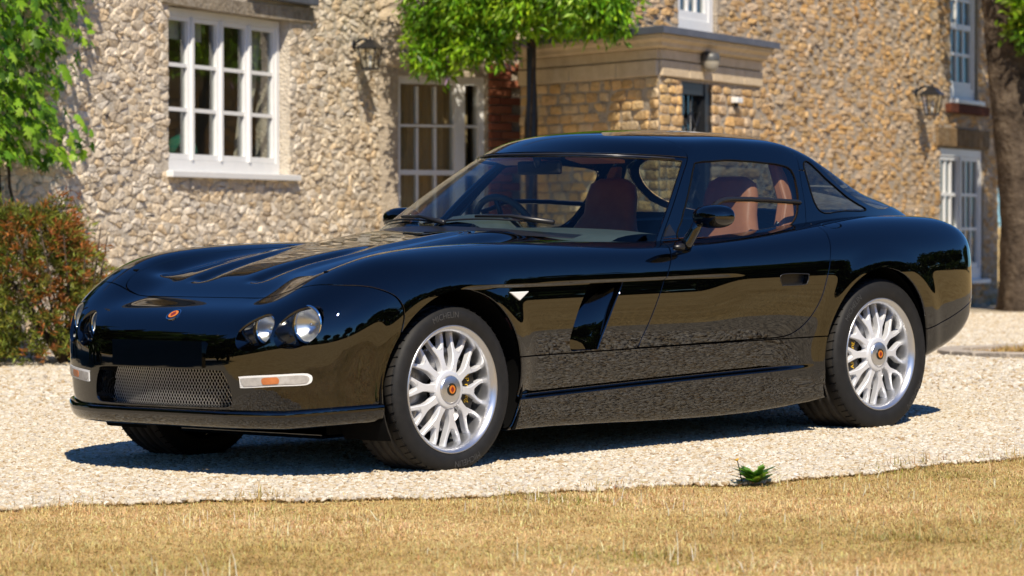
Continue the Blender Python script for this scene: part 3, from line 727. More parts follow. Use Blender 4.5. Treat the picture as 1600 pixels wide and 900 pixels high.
# ---------------------------------------------------------------- wall lanterns and lamps
LGLASS = glass_mat('lantern_glass', (.85, .86, .84), 1.5)
def lantern(wall, u, z, label, s=1.):
    base = Vector(wall.p(u, z)); nx = Vector((wall.n[0], wall.n[1], 0)); dx = Vector((wall.d[0], wall.d[1], 0)); up = Vector((0, 0, 1))
    t = empty('wall_lantern', base); props(t, label, 'lantern', 'black lanterns on the house walls')
    P = lambda a, b, c: (dx*a+nx*b+up*c)*s
    def sq(c, h0, h1, z0, z1):
        return [P(c[0]+sx*h0, c[1]+sy*h0, z0) for sx, sy in ((-1, -1), (1, -1), (1, 1), (-1, 1))]+[P(c[0]+sx*h1, c[1]+sy*h1, z1) for sx, sy in ((-1, -1), (1, -1), (1, 1), (-1, 1))]
    Q = [(0, 3, 2, 1), (4, 5, 6, 7), (0, 1, 5, 4), (1, 2, 6, 5), (2, 3, 7, 6), (3, 0, 4, 7)]
    c = (0, .20)
    MB().add(sq(c, .062, .098, -.01, .20), Q).build('glass_body', LGLASS, t, fix=True)
    mb = MB(); mb.add(sq(c, .125, .045, .20, .275), Q); mb.add(sq(c, .05, .02, .275, .30), Q); mb.tube([P(0, .2, .30), P(0, .2, .325)], [.012*s, .018*s], 8); mb.build('cap', IRON, t, fix=True)
    mb = MB()
    for sx, sy in ((-1, -1), (1, -1), (1, 1), (-1, 1)): mb.tube([P(c[0]+sx*.063, c[1]+sy*.063, -.015), P(c[0]+sx*.099, c[1]+sy*.099, .205)], .008*s, 5)
    mb.build('corner_bars', IRON, t)
    MB().add(sq(c, .072, .066, -.03, -.008), Q).build('foot', IRON, t, fix=True)
    mb = MB(); mb.tube([P(0, 0, .24), P(0, .10, .30), P(0, .17, .30)], .014*s, 8); mb.tube([P(0, -.01, .24), P(0, .02, .24)], .05*s, 14); mb.build('bracket', IRON, t)
    mb = MB(); mb.tube([P(0, .2, -.005), P(0, .2, .07)], .014*s, 8); mb.tube([P(0, .2, .07), P(0, .2, .10), P(0, .2, .13)], [.012*s, .026*s, .01*s], 10); mb.build('bulb', WHITE, t)
    return t
lantern(WA, 5.70, 2.335, 'black lantern on pale rubble wall right of the four-light casement', .80)
lantern(WD, -1.42, 2.17, 'black lantern on brown stone wall beside the upper sash window', .92)
# bulkhead lamp over the porch door
t = empty('porch_lamp', WPR.p(.95, 2.37)); props(t, 'domed outdoor lamp with pale glass bowl over the dark porch door', 'lamp')
def wl_(mb): mb.v = [tuple(Vector(WPR.p(.95+a*.75, 2.37+c*.75, b*.75))-Vector(t.location)) for a, b, c in mb.v]; return mb
mb = MB(); n = 20
prof = [(.001, -.13), (.05, -.12), (.085, -.085), (.10, -.03), (.102, 0)]
v = [(r*math.cos(2*math.pi*k/n), .12+r*math.sin(2*math.pi*k/n), z) for r, z in prof for k in range(n)]
wl_(mb.add(v, [(j*n+k, j*n+(k+1) % n, (j+1)*n+(k+1) % n, (j+1)*n+k) for j in range(4) for k in range(n)], True)).build('bowl', mat('lamp_bowl', (.34, .31, .25), .25), t, fix=True)
mb = MB(); prof = [(.106, -.006), (.108, .03), (.10, .075), (.06, .09), (.001, .092)]
v = [(r*math.cos(2*math.pi*k/n), .12+r*math.sin(2*math.pi*k/n), z) for r, z in prof for k in range(n)]
wl_(mb.add(v, [(j*n+k, j*n+(k+1) % n, (j+1)*n+(k+1) % n, (j+1)*n+k) for j in range(4) for k in range(n)], True)).build('hood', mat('lamp_hood', (.10, .10, .095), .45, .3), t, fix=True)
wl_(MB().box((-.03, -.02, .0), (.03, .06, .06))).build('arm', IRON, t, fix=True)
t = empty('motion_sensor', WPR.p(1.75, 2.04)); props(t, 'small white sensor box on the porch wall right of the dark door', 'sensor')
mb = MB().box((-.07, 0, .0), (.07, .07, .05)); mb.v = [tuple(Vector(WPR.p(1.75+a, 2.04+c, b))-Vector(t.location)) for a, b, c in mb.v]; mb.build('housing', WHITE, t, bevel=.008)
mb = MB().tube([(0, .03, 0), (0, .035, -.03)], .02, 8); mb.v = [tuple(Vector(WPR.p(1.75+a, 2.04+c, b))-Vector(t.location)) for a, b, c in mb.v]; mb.build('sensor_eye', TRIM, t)
# black post beside the pier
t = empty('pergola_post', (.165, 29.9, float(gz(.165, 29.9)))); props(t, 'slim black post under the green climber', 'post')
MB().box((-.04, -.04, 0), (.04, .04, 2.55)).build('shaft', IRON, t, bevel=.008)
MB().box((-.06, -.06, 0), (.06, .06, .10)).build('base', IRON, t, bevel=.008)
MB().box((-.055, -.055, 2.55), (.055, .055, 2.60)).build('cap', IRON, t, bevel=.008)
# ---------------------------------------------------------------- planting
def leaves(P, D, L, wd, col, fold=.25):
    """one mesh of folded kite leaves: base P, direction D, length L, width wd, colour col (per leaf)"""
    n = len(P); D = D/np.linalg.norm(D, axis=1)[:, None]; r = RNG.normal(size=(n, 3)); S = np.cross(D, r); S /= np.linalg.norm(S, axis=1)[:, None]; N = np.cross(S, D)
    L = np.broadcast_to(np.asarray(L, float), (n,))[:, None]; W = np.broadcast_to(np.asarray(wd, float), (n,))[:, None]
    m = P+D*L*.5
    V = np.stack([P, m+S*W*.5+N*W*fold, P+D*L-N*L*.12, m-S*W*.5+N*W*fold], 1).reshape(-1, 3)
    i = np.arange(n)*4; F = np.concatenate([np.stack([i, i+1, i+2], 1), np.stack([i, i+2, i+3], 1)])
    return V, F, np.repeat(col, 4, 0)
LEAF = leaf_mat('leaf'); BARK = noise_mat('bark', [(.022, .015, .010), (.075, .055, .038), (.15, .115, .08)], 6, rough=.95, bump=1., bscale=16, dist=.05)
def cols(n, base, var=.25, alt=None, pa=0.):
    c = np.array(base)*(1+RNG.normal(0, var, (n, 1)))*(1+RNG.normal(0, .08, (n, 3)))
    if alt is not None: k = RNG.random(n) < pa; c[k] = np.array(alt)*(1+RNG.normal(0, var, (k.sum(), 1)))
    return np.clip(c, .004, .7)
def clumps(cen, rad, n_cl, per, spread):
    """leaf positions in clumps spread through an ellipsoid, biased to its skin"""
    u = RNG.normal(size=(n_cl, 3)); u /= np.linalg.norm(u, axis=1)[:, None]; r = RNG.random((n_cl, 1))**.38
    c = np.array(cen)+u*r*np.array(rad)
    p = np.repeat(c, per, 0)+RNG.normal(0, 1, (n_cl*per, 3))*spread
    d = np.repeat(u, per, 0)*.8+RNG.normal(0, .8, (n_cl*per, 3))
    return p, d, np.repeat(RNG.random(n_cl), per)
# big-leaved vine on the left of the wing
vine = empty('climbing_vine', WA.p(.0, float(gz(-3.3, 24.5)))); props(vine, 'bright green broad-leaved vine climbing the left end of the rubble wall', 'vine')
vb = Vector(vine.location)
def palmate(nl=5):
    out = [(0, -.02)]; 
    for k, (a, r) in enumerate([(-2.1, .34), (-1.75, .22), (-1.15, .48), (-.8, .28), (-.45, .52), (-.2, .34), (0, .62), (.2, .34), (.45, .52), (.8, .28), (1.15, .48), (1.75, .22), (2.1, .34)]): out.append((math.sin(a)*r, math.cos(a)*r+.25))
    return out
pm = palmate(); vlm = []
for k in range(5):
    sc = .105; v = [(x*sc*(1+.1*random.random()), y*sc, -.10*sc*(x*x)*8+random.uniform(-.04, .04)*sc) for x, y in pm]; v.append((0, .25*sc, .03*sc))
    f = [(i, (i+1) % 14, 14) for i in range(14)]
    c = cols(1, [(.15, .30, .015), (.22, .38, .022), (.10, .22, .014), (.30, .44, .035), (.07, .17, .014)][k], .05)
    me = npmesh('vine_leaf', np.array(v), np.array(f), smooth=True, tint=np.tile(c, (15, 1))); me.materials.append(LEAF); vlm.append((me, np.array(v), np.array(f), c))
def vine_spots(n):
    out = []
    while len(out) < n:
        u = random.uniform(-1.4, .95); z = random.uniform(1.42, 3.6); lim = .10+.62*max(0, z-1.35)/1.5+.16*math.sin(z*5.3)+.08*math.sin(z*13)
        lim = min(lim, .60+.12*math.sin(z*7))-.06
        if u > lim: continue
        if random.random() < .55 and u > lim-.3: continue
        out.append((u, z, abs(random.gauss(.10, .09))+.02+.10*max(0, lim-u)))
    return out
vs = vine_spots(1500)
def leaf_matrix(u, z, o):
    nrm = (Vector((WA.n[0], WA.n[1], .55)).normalized()+Vector((random.gauss(0, .4), random.gauss(0, .4), random.gauss(0, .35)))).normalized()
    dn = Vector((random.gauss(0, .4), random.gauss(0, .4), -1)); yv = (dn-nrm*dn.dot(nrm)).normalized(); xv = yv.cross(nrm); s = random.uniform(.75, 1.3)
    M = Matrix((xv*s, yv*s, nrm*s)).transposed().to_4x4(); M.translation = Vector(WA.p(u, z, o))-vb; return M
vis_leaves = sorted(vs, key=lambda t: -t[2]+(5 if t[0] < -.45 or t[1] > 3.05 else 0))
P = []; F = []; Cc = []; b = 0
for k, (u, z, o) in enumerate(vis_leaves):
    M4 = leaf_matrix(u, z, o); me, v, f, c = random.choice(vlm)
    if k < 280: lo = link('leaf', me, None, vine); lo.matrix_local = M4
    else:
        M3 = np.array(M4); P.append(v@M3[:3, :3].T+M3[:3, 3]); F.append(f+b); b += len(v); Cc.append(np.tile(c, (len(v), 1)))
o = link('inner_leaves', npmesh('inner_leaves', np.concatenate(P), np.concatenate(F), tint=np.concatenate(Cc)), LEAF, vine); o['kind'] = 'stuff'
mb = MB()
for k in range(4):
    u = -1.3+.30*k; pts = []; z = .0
    while z < 3.2: pts.append(Vector(WA.p(u+.10*math.sin(z*3.1+k*2)+.05*math.sin(z*7+k), z, .03+.02*math.sin(z*5+k)))-vb); z += .25
    mb.tube(pts, np.linspace(.014, .006, len(pts)), 6)
mb.build('stems', BARK, vine)
# orange and green feathery shrub
shrub = empty('feathery_shrub', (-2.98, 23.2, float(gz(-2.98, 23.2)))); props(shrub, 'feathery shrub with orange and green sprays at the foot of the rubble wall', 'shrub')
P = []; D = []; Cc = []
for k in range(760):
    a = random.uniform(0, 2*math.pi); h = random.uniform(.05, 1.26); r0 = .56*math.sqrt(max(.05, 1-(h/1.32)**2))*random.uniform(.5, 1.05)
    c0 = np.array([math.cos(a)*r0*.75-.12-.10*h, math.sin(a)*r0*.75, h*.8+.02]); dr = np.array([math.cos(a)*.9, math.sin(a)*.9, random.uniform(-.1, .9)]); dr /= np.linalg.norm(dr); ln = random.uniform(.12, .30)
    org = random.random() < (.52 if h > .45 else .2); m = 30
    t = RNG.random((m, 1)); p = c0+dr*ln*t+np.array([0, 0, -.10])*t*t+RNG.normal(0, .012, (m, 3)); d = dr+RNG.normal(0, .6, (m, 3))
    P.append(p); D.append(d)
    cc = cols(m, (.13, .155, .03) if not org else (.34, .135, .04), .3); tip = t[:, 0] > .6
    if org: cc[~tip] = cols((~tip).sum(), (.17, .15, .035), .3)
    else: cc[tip] = cols(tip.sum(), (.24, .26, .045), .25)
    Cc.append(cc)
V, F, C_ = leaves(np.concatenate(P), np.concatenate(D), .05, .012, np.concatenate(Cc)); o = link('foliage', npmesh('foliage', V, F, smooth=False, tint=C_), LEAF, shrub); o['kind'] = 'stuff'
mb = MB()
for k in range(16):
    a = 2*math.pi*k/16; mb.tube([(0, 0, 0), (math.cos(a)*.2, math.sin(a)*.2, .3), (math.cos(a)*.4-.1, math.sin(a)*.4, .7+.25*random.random())], [.018, .010, .004], 5)
mb.build('stems', BARK, shrub)
# wisteria-like climber over the recess
wis = empty('wisteria', (.165, 29.75, float(gz(.165, 29.8)))); props(wis, 'dense bright green climber hanging over the french window and porch', 'climber')
wb = np.array(wis.location); P = []; D = []; K = []
for cx, cy, cz, rx, ry, rz, n in ((-.62, 29.75, 2.88, .28, .30, .46, 120), (-.30, 29.45, 2.92, .38, .34, .40, 150), (.05, 29.2, 2.97, .40, .34, .38, 160), (.36, 28.9, 2.93, .36, .34, .34, 150), (.62, 28.6, 2.88, .28, .30, .32, 130), (.80, 28.5, 2.80, .15, .22, .22, 60), (-.64, 29.65, 2.46, .23, .2, .14, 40), (-.28, 29.4, 2.48, .28, .2, .10, 30), (-.1, 29.5, 3.6, .9, .5, .4, 110), (.55, 28.6, 3.5, .4, .4, .25, 70)):
    p, d, k = clumps((cx, cy, cz), (rx, ry, rz), n, 34, .055); P.append(p); D.append(d+np.array([0, 0, -.7])); K.append(k)
P = np.concatenate(P)-wb; D = np.concatenate(D); K = np.concatenate(K)
cc = cols(len(P), (.12, .25, .014), .3); cc[K > .45] = cols((K > .45).sum(), (.27, .43, .02), .28); cc[K > .985] = cols((K > .985).sum(), (.30, .20, .30), .2)
V, F, C_ = leaves(P, D, RNG.uniform(.05, .105, len(P)), RNG.uniform(.018, .034, len(P)), cc); o = link('foliage', npmesh('foliage', V, F, smooth=False, tint=C_), LEAF, wis); o['kind'] = 'stuff'
mb = MB()
for k in range(5):
    a = k*1.3; mb.tube([(.05*math.cos(a), .15+.05*math.sin(a), .0), (.05*math.cos(a+1), .15+.05*math.sin(a+1), .9), (.05*math.cos(a+2), .15+.05*math.sin(a+2), 1.8), (.02, .12, 2.45), (-.3+.2*k, -.3, 2.95)], [.014, .013, .012, .012, .008], 6)
mb.build('stems', BARK, wis)
# gnarled tree at the right end of the house
def trunk_mesh(pts, rs, n=18, amp=.12, seed=3):
    rg = np.random.default_rng(seed); ph = rg.random(6)*6.28; v = []; f = []
    pts = np.array(pts, float); m = 40; t = np.linspace(0, len(pts)-1, m)
    Pp = np.stack([np.interp(t, np.arange(len(pts)), pts[:, k]) for k in range(3)], 1); R = np.interp(t, np.arange(len(pts)), rs)
    kk = np.array([.25, .5, .25])
    for _ in range(4): Pp[1:-1] = Pp[:-2]*.25+Pp[1:-1]*.5+Pp[2:]*.25
    for i in range(m):
        for k in range(n):
            a = 2*math.pi*k/n; r = R[i]*(1+amp*math.sin(3*a+ph[0]+i*.12)+amp*.6*math.sin(5*a+ph[1]-i*.17)+amp*.5*math.sin(2*a+i*.3+ph[2])+rg.normal(0, .03))
            v.append((Pp[i][0]+r*math.cos(a), Pp[i][1]+r*math.sin(a), Pp[i][2]))
    for i in range(m-1):
        for k in range(n): f.append((i*n+k, i*n+(k+1) % n, (i+1)*n+(k+1) % n, (i+1)*n+k))
    return v, f
tx, ty = 5.40, 36.9; tz = float(gz(tx, ty))
tree = empty('gnarled_tree', (tx, ty, tz)); props(tree, 'gnarled brown trunk with a leafy crown at the right end of the stone house', 'tree')
mb = MB(); v, f = trunk_mesh([(.12, 0, -.1), (.08, 0, .25), (.02, 0, .9), (-.06, 0, 1.8), (-.12, .05, 2.7), (-.2, .1, 3.8), (-.1, .2, 5.2)], [.46, .34, .27, .26, .25, .23, .17]); mb.add(v, f, True)
v, f = trunk_mesh([(.28, -.15, -.1), (.20, -.12, .6), (.26, -.1, 1.25), (.55, -.1, 1.75), (.9, 0, 2.4), (1.2, .1, 3.6)], [.30, .22, .17, .15, .13, .10], seed=5); mb.add(v, f, True)
mb.build('trunk', BARK, tree)
P, D, K = [], [], []
for c_, r_, n in (((.25, -.4, 3.05), (.45, .4, .34), 75), ((.75, -.3, 2.9), (.42, .4, .32), 60), ((.5, 0, 4.6), (1.6, 1.4, 1.0), 260), ((1.0, .2, 1.9), (.35, .4, .5), 40)):
    p, d, k = clumps(c_, r_, n, 30, .075); P.append(p); D.append(d); K.append(k)
P = np.concatenate(P); D = np.concatenate(D); K = np.concatenate(K); cc = cols(len(P), (.10, .20, .014), .3); cc[K > .5] = cols((K > .5).sum(), (.23, .36, .02), .25)
V, F, C_ = leaves(P, D, .10, .05, cc); o = link('crown', npmesh('crown', V, F, smooth=False, tint=C_), LEAF, tree); o['kind'] = 'stuff'
# park trees round the lawn: seen in the paint and glass
def park_tree(seed, R, H, flat):
    rg = np.random.default_rng(seed); P = []; D = []; K = []
    global RNG
    for k in range(14):
        a = rg.random()*6.28; r = R*.62*math.sqrt(rg.random()); z = H*(.20+.72*rg.random()*(1-.5*(r/R)))
        p, d, kk = clumps((r*math.cos(a), r*math.sin(a), z), (R*.42, R*.42, H*flat), 26, 12, .30); P.append(p); D.append(d); K.append(kk)
    P = np.concatenate(P); D = np.concatenate(D); K = np.concatenate(K)
    return leaves(P, D, .95, .55, cols(len(P), (.035, .062, .014), .3))
PT = []
for sd, R, H, fl in ((1, 6.0, 11, .10), (2, 5.0, 9, .16), (3, 7.5, 14, .12), (4, 4.0, 7, .22)):
    V, F, C_ = park_tree(sd, R, H, fl); cm = npmesh('crown', V, F, smooth=False, tint=C_); cm.materials.append(LEAF)
    mb = MB(); mb.tube([(0, 0, -.3), (.1, 0, H*.2), (0, .1, H*.45), (.1, 0, H*.8)], [R*.09, R*.065, R*.05, R*.02], 9)
    for k in range(6): a = k*1.05; mb.tube([(0, 0, H*(.25+.07*k)), (R*.35*math.cos(a), R*.35*math.sin(a), H*(.40+.07*k)), (R*.6*math.cos(a), R*.6*math.sin(a), H*(.45+.07*k))], [R*.035, R*.025, R*.012], 6)
    tm = mb.mesh('trunk'); tm.materials.append(BARK); PT.append((cm, tm))
spots = [(34, 9), (37, 17), (40, 1), (36, -7), (42, -15), (39, 25), (44, 33), (36, -24), (28, -34), (16, -42), (4, -46), (-10, -46), (-24, -40), (-34, -28), (-40, -14), (-36, -2), (-33, 8), (-34, 17), (-36, 26), (48, 12), (50, -4), (-48, 4), (-46, 34), (52, 24), (47, 42), (30, 44)]
for k, (x, y) in enumerate(spots):
    e = empty('park_tree', (x, y, float(gz(x, y))), rz=k*1.7); s = .8+.35*((k*37) % 10)/10; e.scale = (s, s, s)
    props(e, 'dark park tree beyond the lawn, mirrored in the black paintwork', 'tree', 'park trees round the lawn')
    cm, tm = PT[k % 4]; link('trunk', tm, None, e); c = link('crown', cm, None, e); c['kind'] = 'stuff'
for k, (x, y, s, lb) in enumerate(((-6.6, 21.5, .62, 'dark yew tree left of the vine-clad wall end'), (-9.5, 16.5, .66, 'dark yew tree at the left edge of the gravel drive'), (-12.5, 10.5, .7, 'dark yew tree on the left lawn'))):  # unseen trees added so the car's nose mirrors darkness, not bright wall
    e = empty('added_dark_tree', (x, y, float(gz(x, y))), rz=k*2.1); e.scale = (s, s, s); props(e, lb, 'tree'); cm, tm = PT[1]; link('trunk', tm, None, e); c = link('crown', cm, None, e); c['kind'] = 'stuff'
for (x0, y0), (x1, y1), lb in (((31.5, -32), (33, 46), 'unseen dark hedge added along the right-hand field to block bright sky in reflections'), ((-31, -30), (-30, 30), 'unseen dark hedge added along the left lawn to block bright sky in reflections'), ((-30, -34), (31, -36), 'unseen dark hedge added behind the foreground lawn to block bright sky in reflections')):  # unseen hedges added to close the bright gap under the mirrored trees
    L = math.hypot(x1-x0, y1-y0); n = int(L*75); t = RNG.random(n); q = RNG.random(n)
    P = np.stack([x0+(x1-x0)*t, y0+(y1-y0)*t, np.zeros(n)], 1)+RNG.normal(0, .55, (n, 3))*np.array([1, 1, 0]); P[:, 2] = gz(P[:, 0], P[:, 1])+q*(2.3+.5*np.sin(t*L*.5)+.3*np.sin(t*L*1.7))
    V, F, C_ = leaves(P-np.array([x0, y0, 0]), RNG.normal(size=(n, 3)), .75, .5, cols(n, (.04, .07, .016), .3))
    e = empty('blocking_hedge', (x0, y0, 0)); props(e, lb, 'hedge'); o = link('foliage', npmesh('foliage', V, F, smooth=False, tint=C_), LEAF, e); o['kind'] = 'stuff'
    mb = MB()
    for k in range(0, int(L), 3): mb.tube([((x1-x0)*k/L, (y1-y0)*k/L, float(gz(x0+(x1-x0)*k/L, y0+(y1-y0)*k/L))-.1), ((x1-x0)*k/L, (y1-y0)*k/L, 1.6)], [.08, .03], 5)
    mb.build('stems', BARK, e)['kind'] = 'stuff'
# ---------------------------------------------------------------- ground cover
def grass(name, n, xs, ys, keep, hmin, hmax, wd, base, m, green=.06, lie=.9, edge=None):
    x = RNG.uniform(*xs, n); y = RNG.uniform(*ys, n); k = keep(x, y); x, y = x[k], y[k]; n = len(x)
    z = gz(x, y)-.012; h = RNG.uniform(hmin, hmax, n)*(.7+.9*np.clip(np.sin(x*6.3+2*np.sin(y*4))*np.sin(y*7.1+1.5*np.sin(x*3)), 0, 1)); a = RNG.uniform(0, 6.28, n); ln = np.abs(RNG.normal(0, lie, n))
    dx, dy = np.cos(a), np.sin(a); lean = h*np.minimum(ln, 2.8)
    b = np.stack([x, y, z], 1); mid = b+np.stack([dx*lean*.35, dy*lean*.35, h*.6/np.sqrt(1+ln*.6)], 1); tip = b+np.stack([dx*lean, dy*lean, h/np.sqrt(1+ln*ln)], 1)
    s = np.stack([-dy, dx, np.zeros(n)], 1)*wd*RNG.uniform(.6, 1.4, (n, 1))
    V = np.stack([b-s, b+s, mid+s*.8, mid-s*.8, tip], 1).reshape(-1, 3); i = np.arange(n)*5
    F = np.concatenate([np.stack([i, i+1, i+2], 1), np.stack([i, i+2, i+3], 1), np.stack([i+3, i+2, i+4], 1)])
    c = cols(n, base, .22); g = np.sin(x*2.3+1)*np.sin(y*3.1+x)+.6*np.sin(x*5.7+y*4.1)+RNG.normal(0, .5, n); gk = g > (2.1-green*6); c[gk] = cols(gk.sum(), (.30, .28, .06), .25)
    pt = .5+.5*np.sin(x*1.7+.8*np.sin(y*2.1))*np.sin(y*2.6+1.3*np.sin(x*1.1)); c *= (.70+.46*pt+RNG.normal(0, .06, n))[:, None]; c[:, 2] *= .75+.4*pt
    br = RNG.random(n) < .08; c[br] = cols(br.sum(), (.34, .19, .07), .3)
    o = link(name, npmesh(name, V, F, smooth=False, tint=np.repeat(c, 5, 0)), m); o['kind'] = 'stuff'; return o
DRYLEAF = leaf_mat('dry_blade', trans=.25, rough=.7)
nd = DRYLEAF.node_tree.nodes
for q in nd:
    if q.type == 'MIX': q.inputs[7].default_value = (1.2, 1.05, .8, 1)
lawnk = lambda x, y: (y < lawn_edge_y(x)-.03+RNG.exponential(.028, len(x))*(1+.8*np.sin(x*9)*np.sin(x*23+1))) & (np.abs(x) < y*.155+.25)
props(grass('dry_grass', 230000, (-2.6, 2.6), (9.4, 14.6), lawnk, .008, .026, .0015, (.70, .50, .225), DRYLEAF, lie=2.8, green=.10), 'sun-bleached dry lawn grass in the foreground', 'grass')
edgek = lambda x, y: (np.abs(y-lawn_edge_y(x)) < .02+.16*RNG.random(len(x))**2*np.clip(.4+np.sin(x*3.1+.5)*np.sin(x*7.7)+.5*np.sin(x*19), 0, 1)) & (np.abs(x) < y*.155+.2)
props(grass('edge_grass', 46000, (-2.6, 2.6), (12.2, 14.6), edgek, .015, .055, .0016, (.52, .40, .17), DRYLEAF, green=.16, lie=1.1), 'taller straw and green tufts along the gravel edge', 'grass')
props(grass('island_grass', 60000, (2.9, 7.0), (21.5, 25.1), lambda x, y: (ISLAND(x, y) > .02) & (x < 4.4), .03, .06, .003, (.44, .31, .11), DRYLEAF), 'dry grass on the kerbed island by the house', 'grass')
strawk = lambda x, y: (y < lawn_edge_y(x)-.02) & (np.abs(x) < y*.155+.2) & (np.sin(x*2.9+1.1)*np.sin(y*3.7+x)+.5*np.sin(x*11+y*8)+.25*(x > .5) > .55)
props(grass('straw_stalks', 4500, (-2.6, 2.6), (9.6, 14.4), strawk, .03, .075, .0013, (.86, .72, .44), DRYLEAF, green=.03, lie=.7), 'pale straw stalks standing in patches above the dry lawn', 'grass')
# broad-leaved weed at the lawn edge
wx, wy = .905, 12.98
weed = empty('dandelion_weed', (wx, wy, float(gz(wx, wy)))); props(weed, 'low green jagged-leaf weed growing at the edge of the gravel', 'weed')
for k in range(38):
    a = random.uniform(0, 6.28); L = random.uniform(.07, .13); v = []; n = 7; el = random.uniform(.25, 1.25)
    for i in range(n+1):
        t = i/n; w_ = .017*math.sin(math.pi*min(1, t*1.05+.03))*(1.25 if i % 2 else .6); r = L*t*math.cos(el*(1-.5*t)); zz = L*t*math.sin(el)*(1-.35*t)
        for s in (-1, 1): v.append((r*math.cos(a)-s*w_*math.sin(a), r*math.sin(a)+s*w_*math.cos(a), zz+abs(s)*.002))
    f = [(2*i, 2*i+1, 2*i+3, 2*i+2) for i in range(n)]
    o = MB().add(v, f).build('leaf', LEAF, weed); tinted(o, cols(1, random.choice([(.10, .22, .035), (.16, .28, .05), (.06, .15, .03)]), .2)[0])
MB().tube([(-.05, .0, 0), (-.062, .0, .06), (-.068, 0, .085)], .002, 5).build('flower_stem', LEAF, weed)
tinted(weed.children[-1], (.15, .2, .04))
o = MB().tube([(-.068, 0, .083), (-.07, 0, .089), (-.071, 0, .092)], [.003, .009, .006], 8).build('flower', mat('weed_flower', (.6, .35, .02), .6), weed)
# gravel: instanced chippings
PEB = noise_mat('chippings', [(.60, .51, .38), (.70, .62, .50)], 60, rough=.9, spec=.2)
n_, l_, b_ = nodes(PEB); oi = n_.new('ShaderNodeObjectInfo'); cr = n_.new('ShaderNodeValToRGB'); e = cr.color_ramp.elements
while len(e) < 6: e.new(.5)
for k, (p, c) in enumerate(((0, (.30, .20, .10)), (.08, (.44, .34, .21)), (.34, (.56, .49, .36)), (.60, (.50, .45, .36)), (.86, (.70, .65, .55)), (1, (.33, .29, .24)))): e[k].position = p; e[k].color = (*c, 1)
l_.new(oi.outputs['Random'], cr.inputs[0]); l_.new(cr.outputs[0], b_.inputs['Base Color'])
def scatter(name, xs, ys, st, keep, dens, smin, smax, seed, label):
    o = sheet(name, np.arange(*xs, st), np.arange(*ys, st), PEB, .001, keep, 'stuff'); props(o, label, 'gravel')
    g = bpy.data.node_groups.new(name, 'GeometryNodeTree'); g.interface.new_socket('Geometry', in_out='INPUT', socket_type='NodeSocketGeometry'); g.interface.new_socket('Geometry', in_out='OUTPUT', socket_type='NodeSocketGeometry')
    N, L = g.nodes, g.links; gi = N.new('NodeGroupInput'); go = N.new('NodeGroupOutput')
    ds = N.new('GeometryNodeDistributePointsOnFaces'); ds.inputs['Density'].default_value = dens; ds.inputs['Seed'].default_value = seed
    ico = N.new('GeometryNodeMeshIcoSphere'); ico.inputs['Radius'].default_value = 1.; ico.inputs['Subdivisions'].default_value = 1
    sm_ = N.new('GeometryNodeSetMaterial'); sm_.inputs['Material'].default_value = PEB
    iop = N.new('GeometryNodeInstanceOnPoints')
    rv = N.new('FunctionNodeRandomValue'); rv.data_type = 'FLOAT_VECTOR'; rv.inputs[0].default_value = (-.5, -.5, 0); rv.inputs[1].default_value = (.5, .5, 6.28)
    rs = N.new('FunctionNodeRandomValue'); rs.data_type = 'FLOAT_VECTOR'; rs.inputs[0].default_value = (smin, smin, smin*.6); rs.inputs[1].default_value = (smax, smax*.8, smax*.55); rs.inputs['Seed'].default_value = 5
    tr = N.new('GeometryNodeTranslateInstances') if False else None
    L.new(gi.outputs[0], ds.inputs['Mesh']); L.new(ds.outputs['Points'], iop.inputs['Points']); L.new(ico.outputs['Mesh'], sm_.inputs['Geometry']); L.new(sm_.outputs[0], iop.inputs['Instance'])
    L.new(rv.outputs[0], iop.inputs['Rotation']); L.new(rs.outputs[0], iop.inputs['Scale']); L.new(iop.outputs[0], go.inputs[0])
    md = o.modifiers.new('scatter', 'NODES'); md.node_group = g
    return o
inview = lambda x, y: y*.152+.35-np.abs(x)
scatter('gravel_chippings', (-3.2, 3.3), (12.2, 18.4), .1, lambda x, y: np.minimum(np.minimum(DRIVE(x, y)+.06, inview(x, y)), 18.2-y), 3900, .006, .0195, 1, 'pale angular gravel chippings round the car')
scatter('far_gravel', (-5, 6), (18, 36), .2, lambda x, y: np.minimum(np.minimum(DRIVE(x, y), inview(x, y)+.3), y-18.2), 900, .010, .030, 2, 'pale gravel of the drive in front of the house')
# ---------------------------------------------------------------- the car
CAR = empty('sports_car')
CAR.matrix_world = Matrix([[-0.686965, 0.726528, -0.015362, -0.848648], [-0.726399, -0.687135, -0.013787, 14.333904], [-0.020572, 0.001688, 0.999787, -0.004], [0, 0, 0, 1]])
props(CAR, 'black two-door sports coupe with silver mesh-spoke wheels parked on pale gravel', 'car')
HULL = ray_mesh(Fbody, np.array([.12, 0, .48]), np.array([-3.25, 0, .58]), BODY_PATH, 330, 84, 60)
CABM = ray_mesh(Fcab, np.array([-1.75, 0, .78]), np.array([-2.9, 0, .78]), CAB_PATH, 110, 90, 70)
def mirror(M): return M[0]*np.array([1, -1, 1]), M[1]*np.array([1, -1, 1]), M[2][:, ::-1]
def join(*Ms):
    P = []; N = []; T = []; b = 0
    for p, n, t in Ms: P.append(p); N.append(n); T.append(t+b); b += len(p)
    return np.concatenate(P), np.concatenate(N), np.concatenate(T)
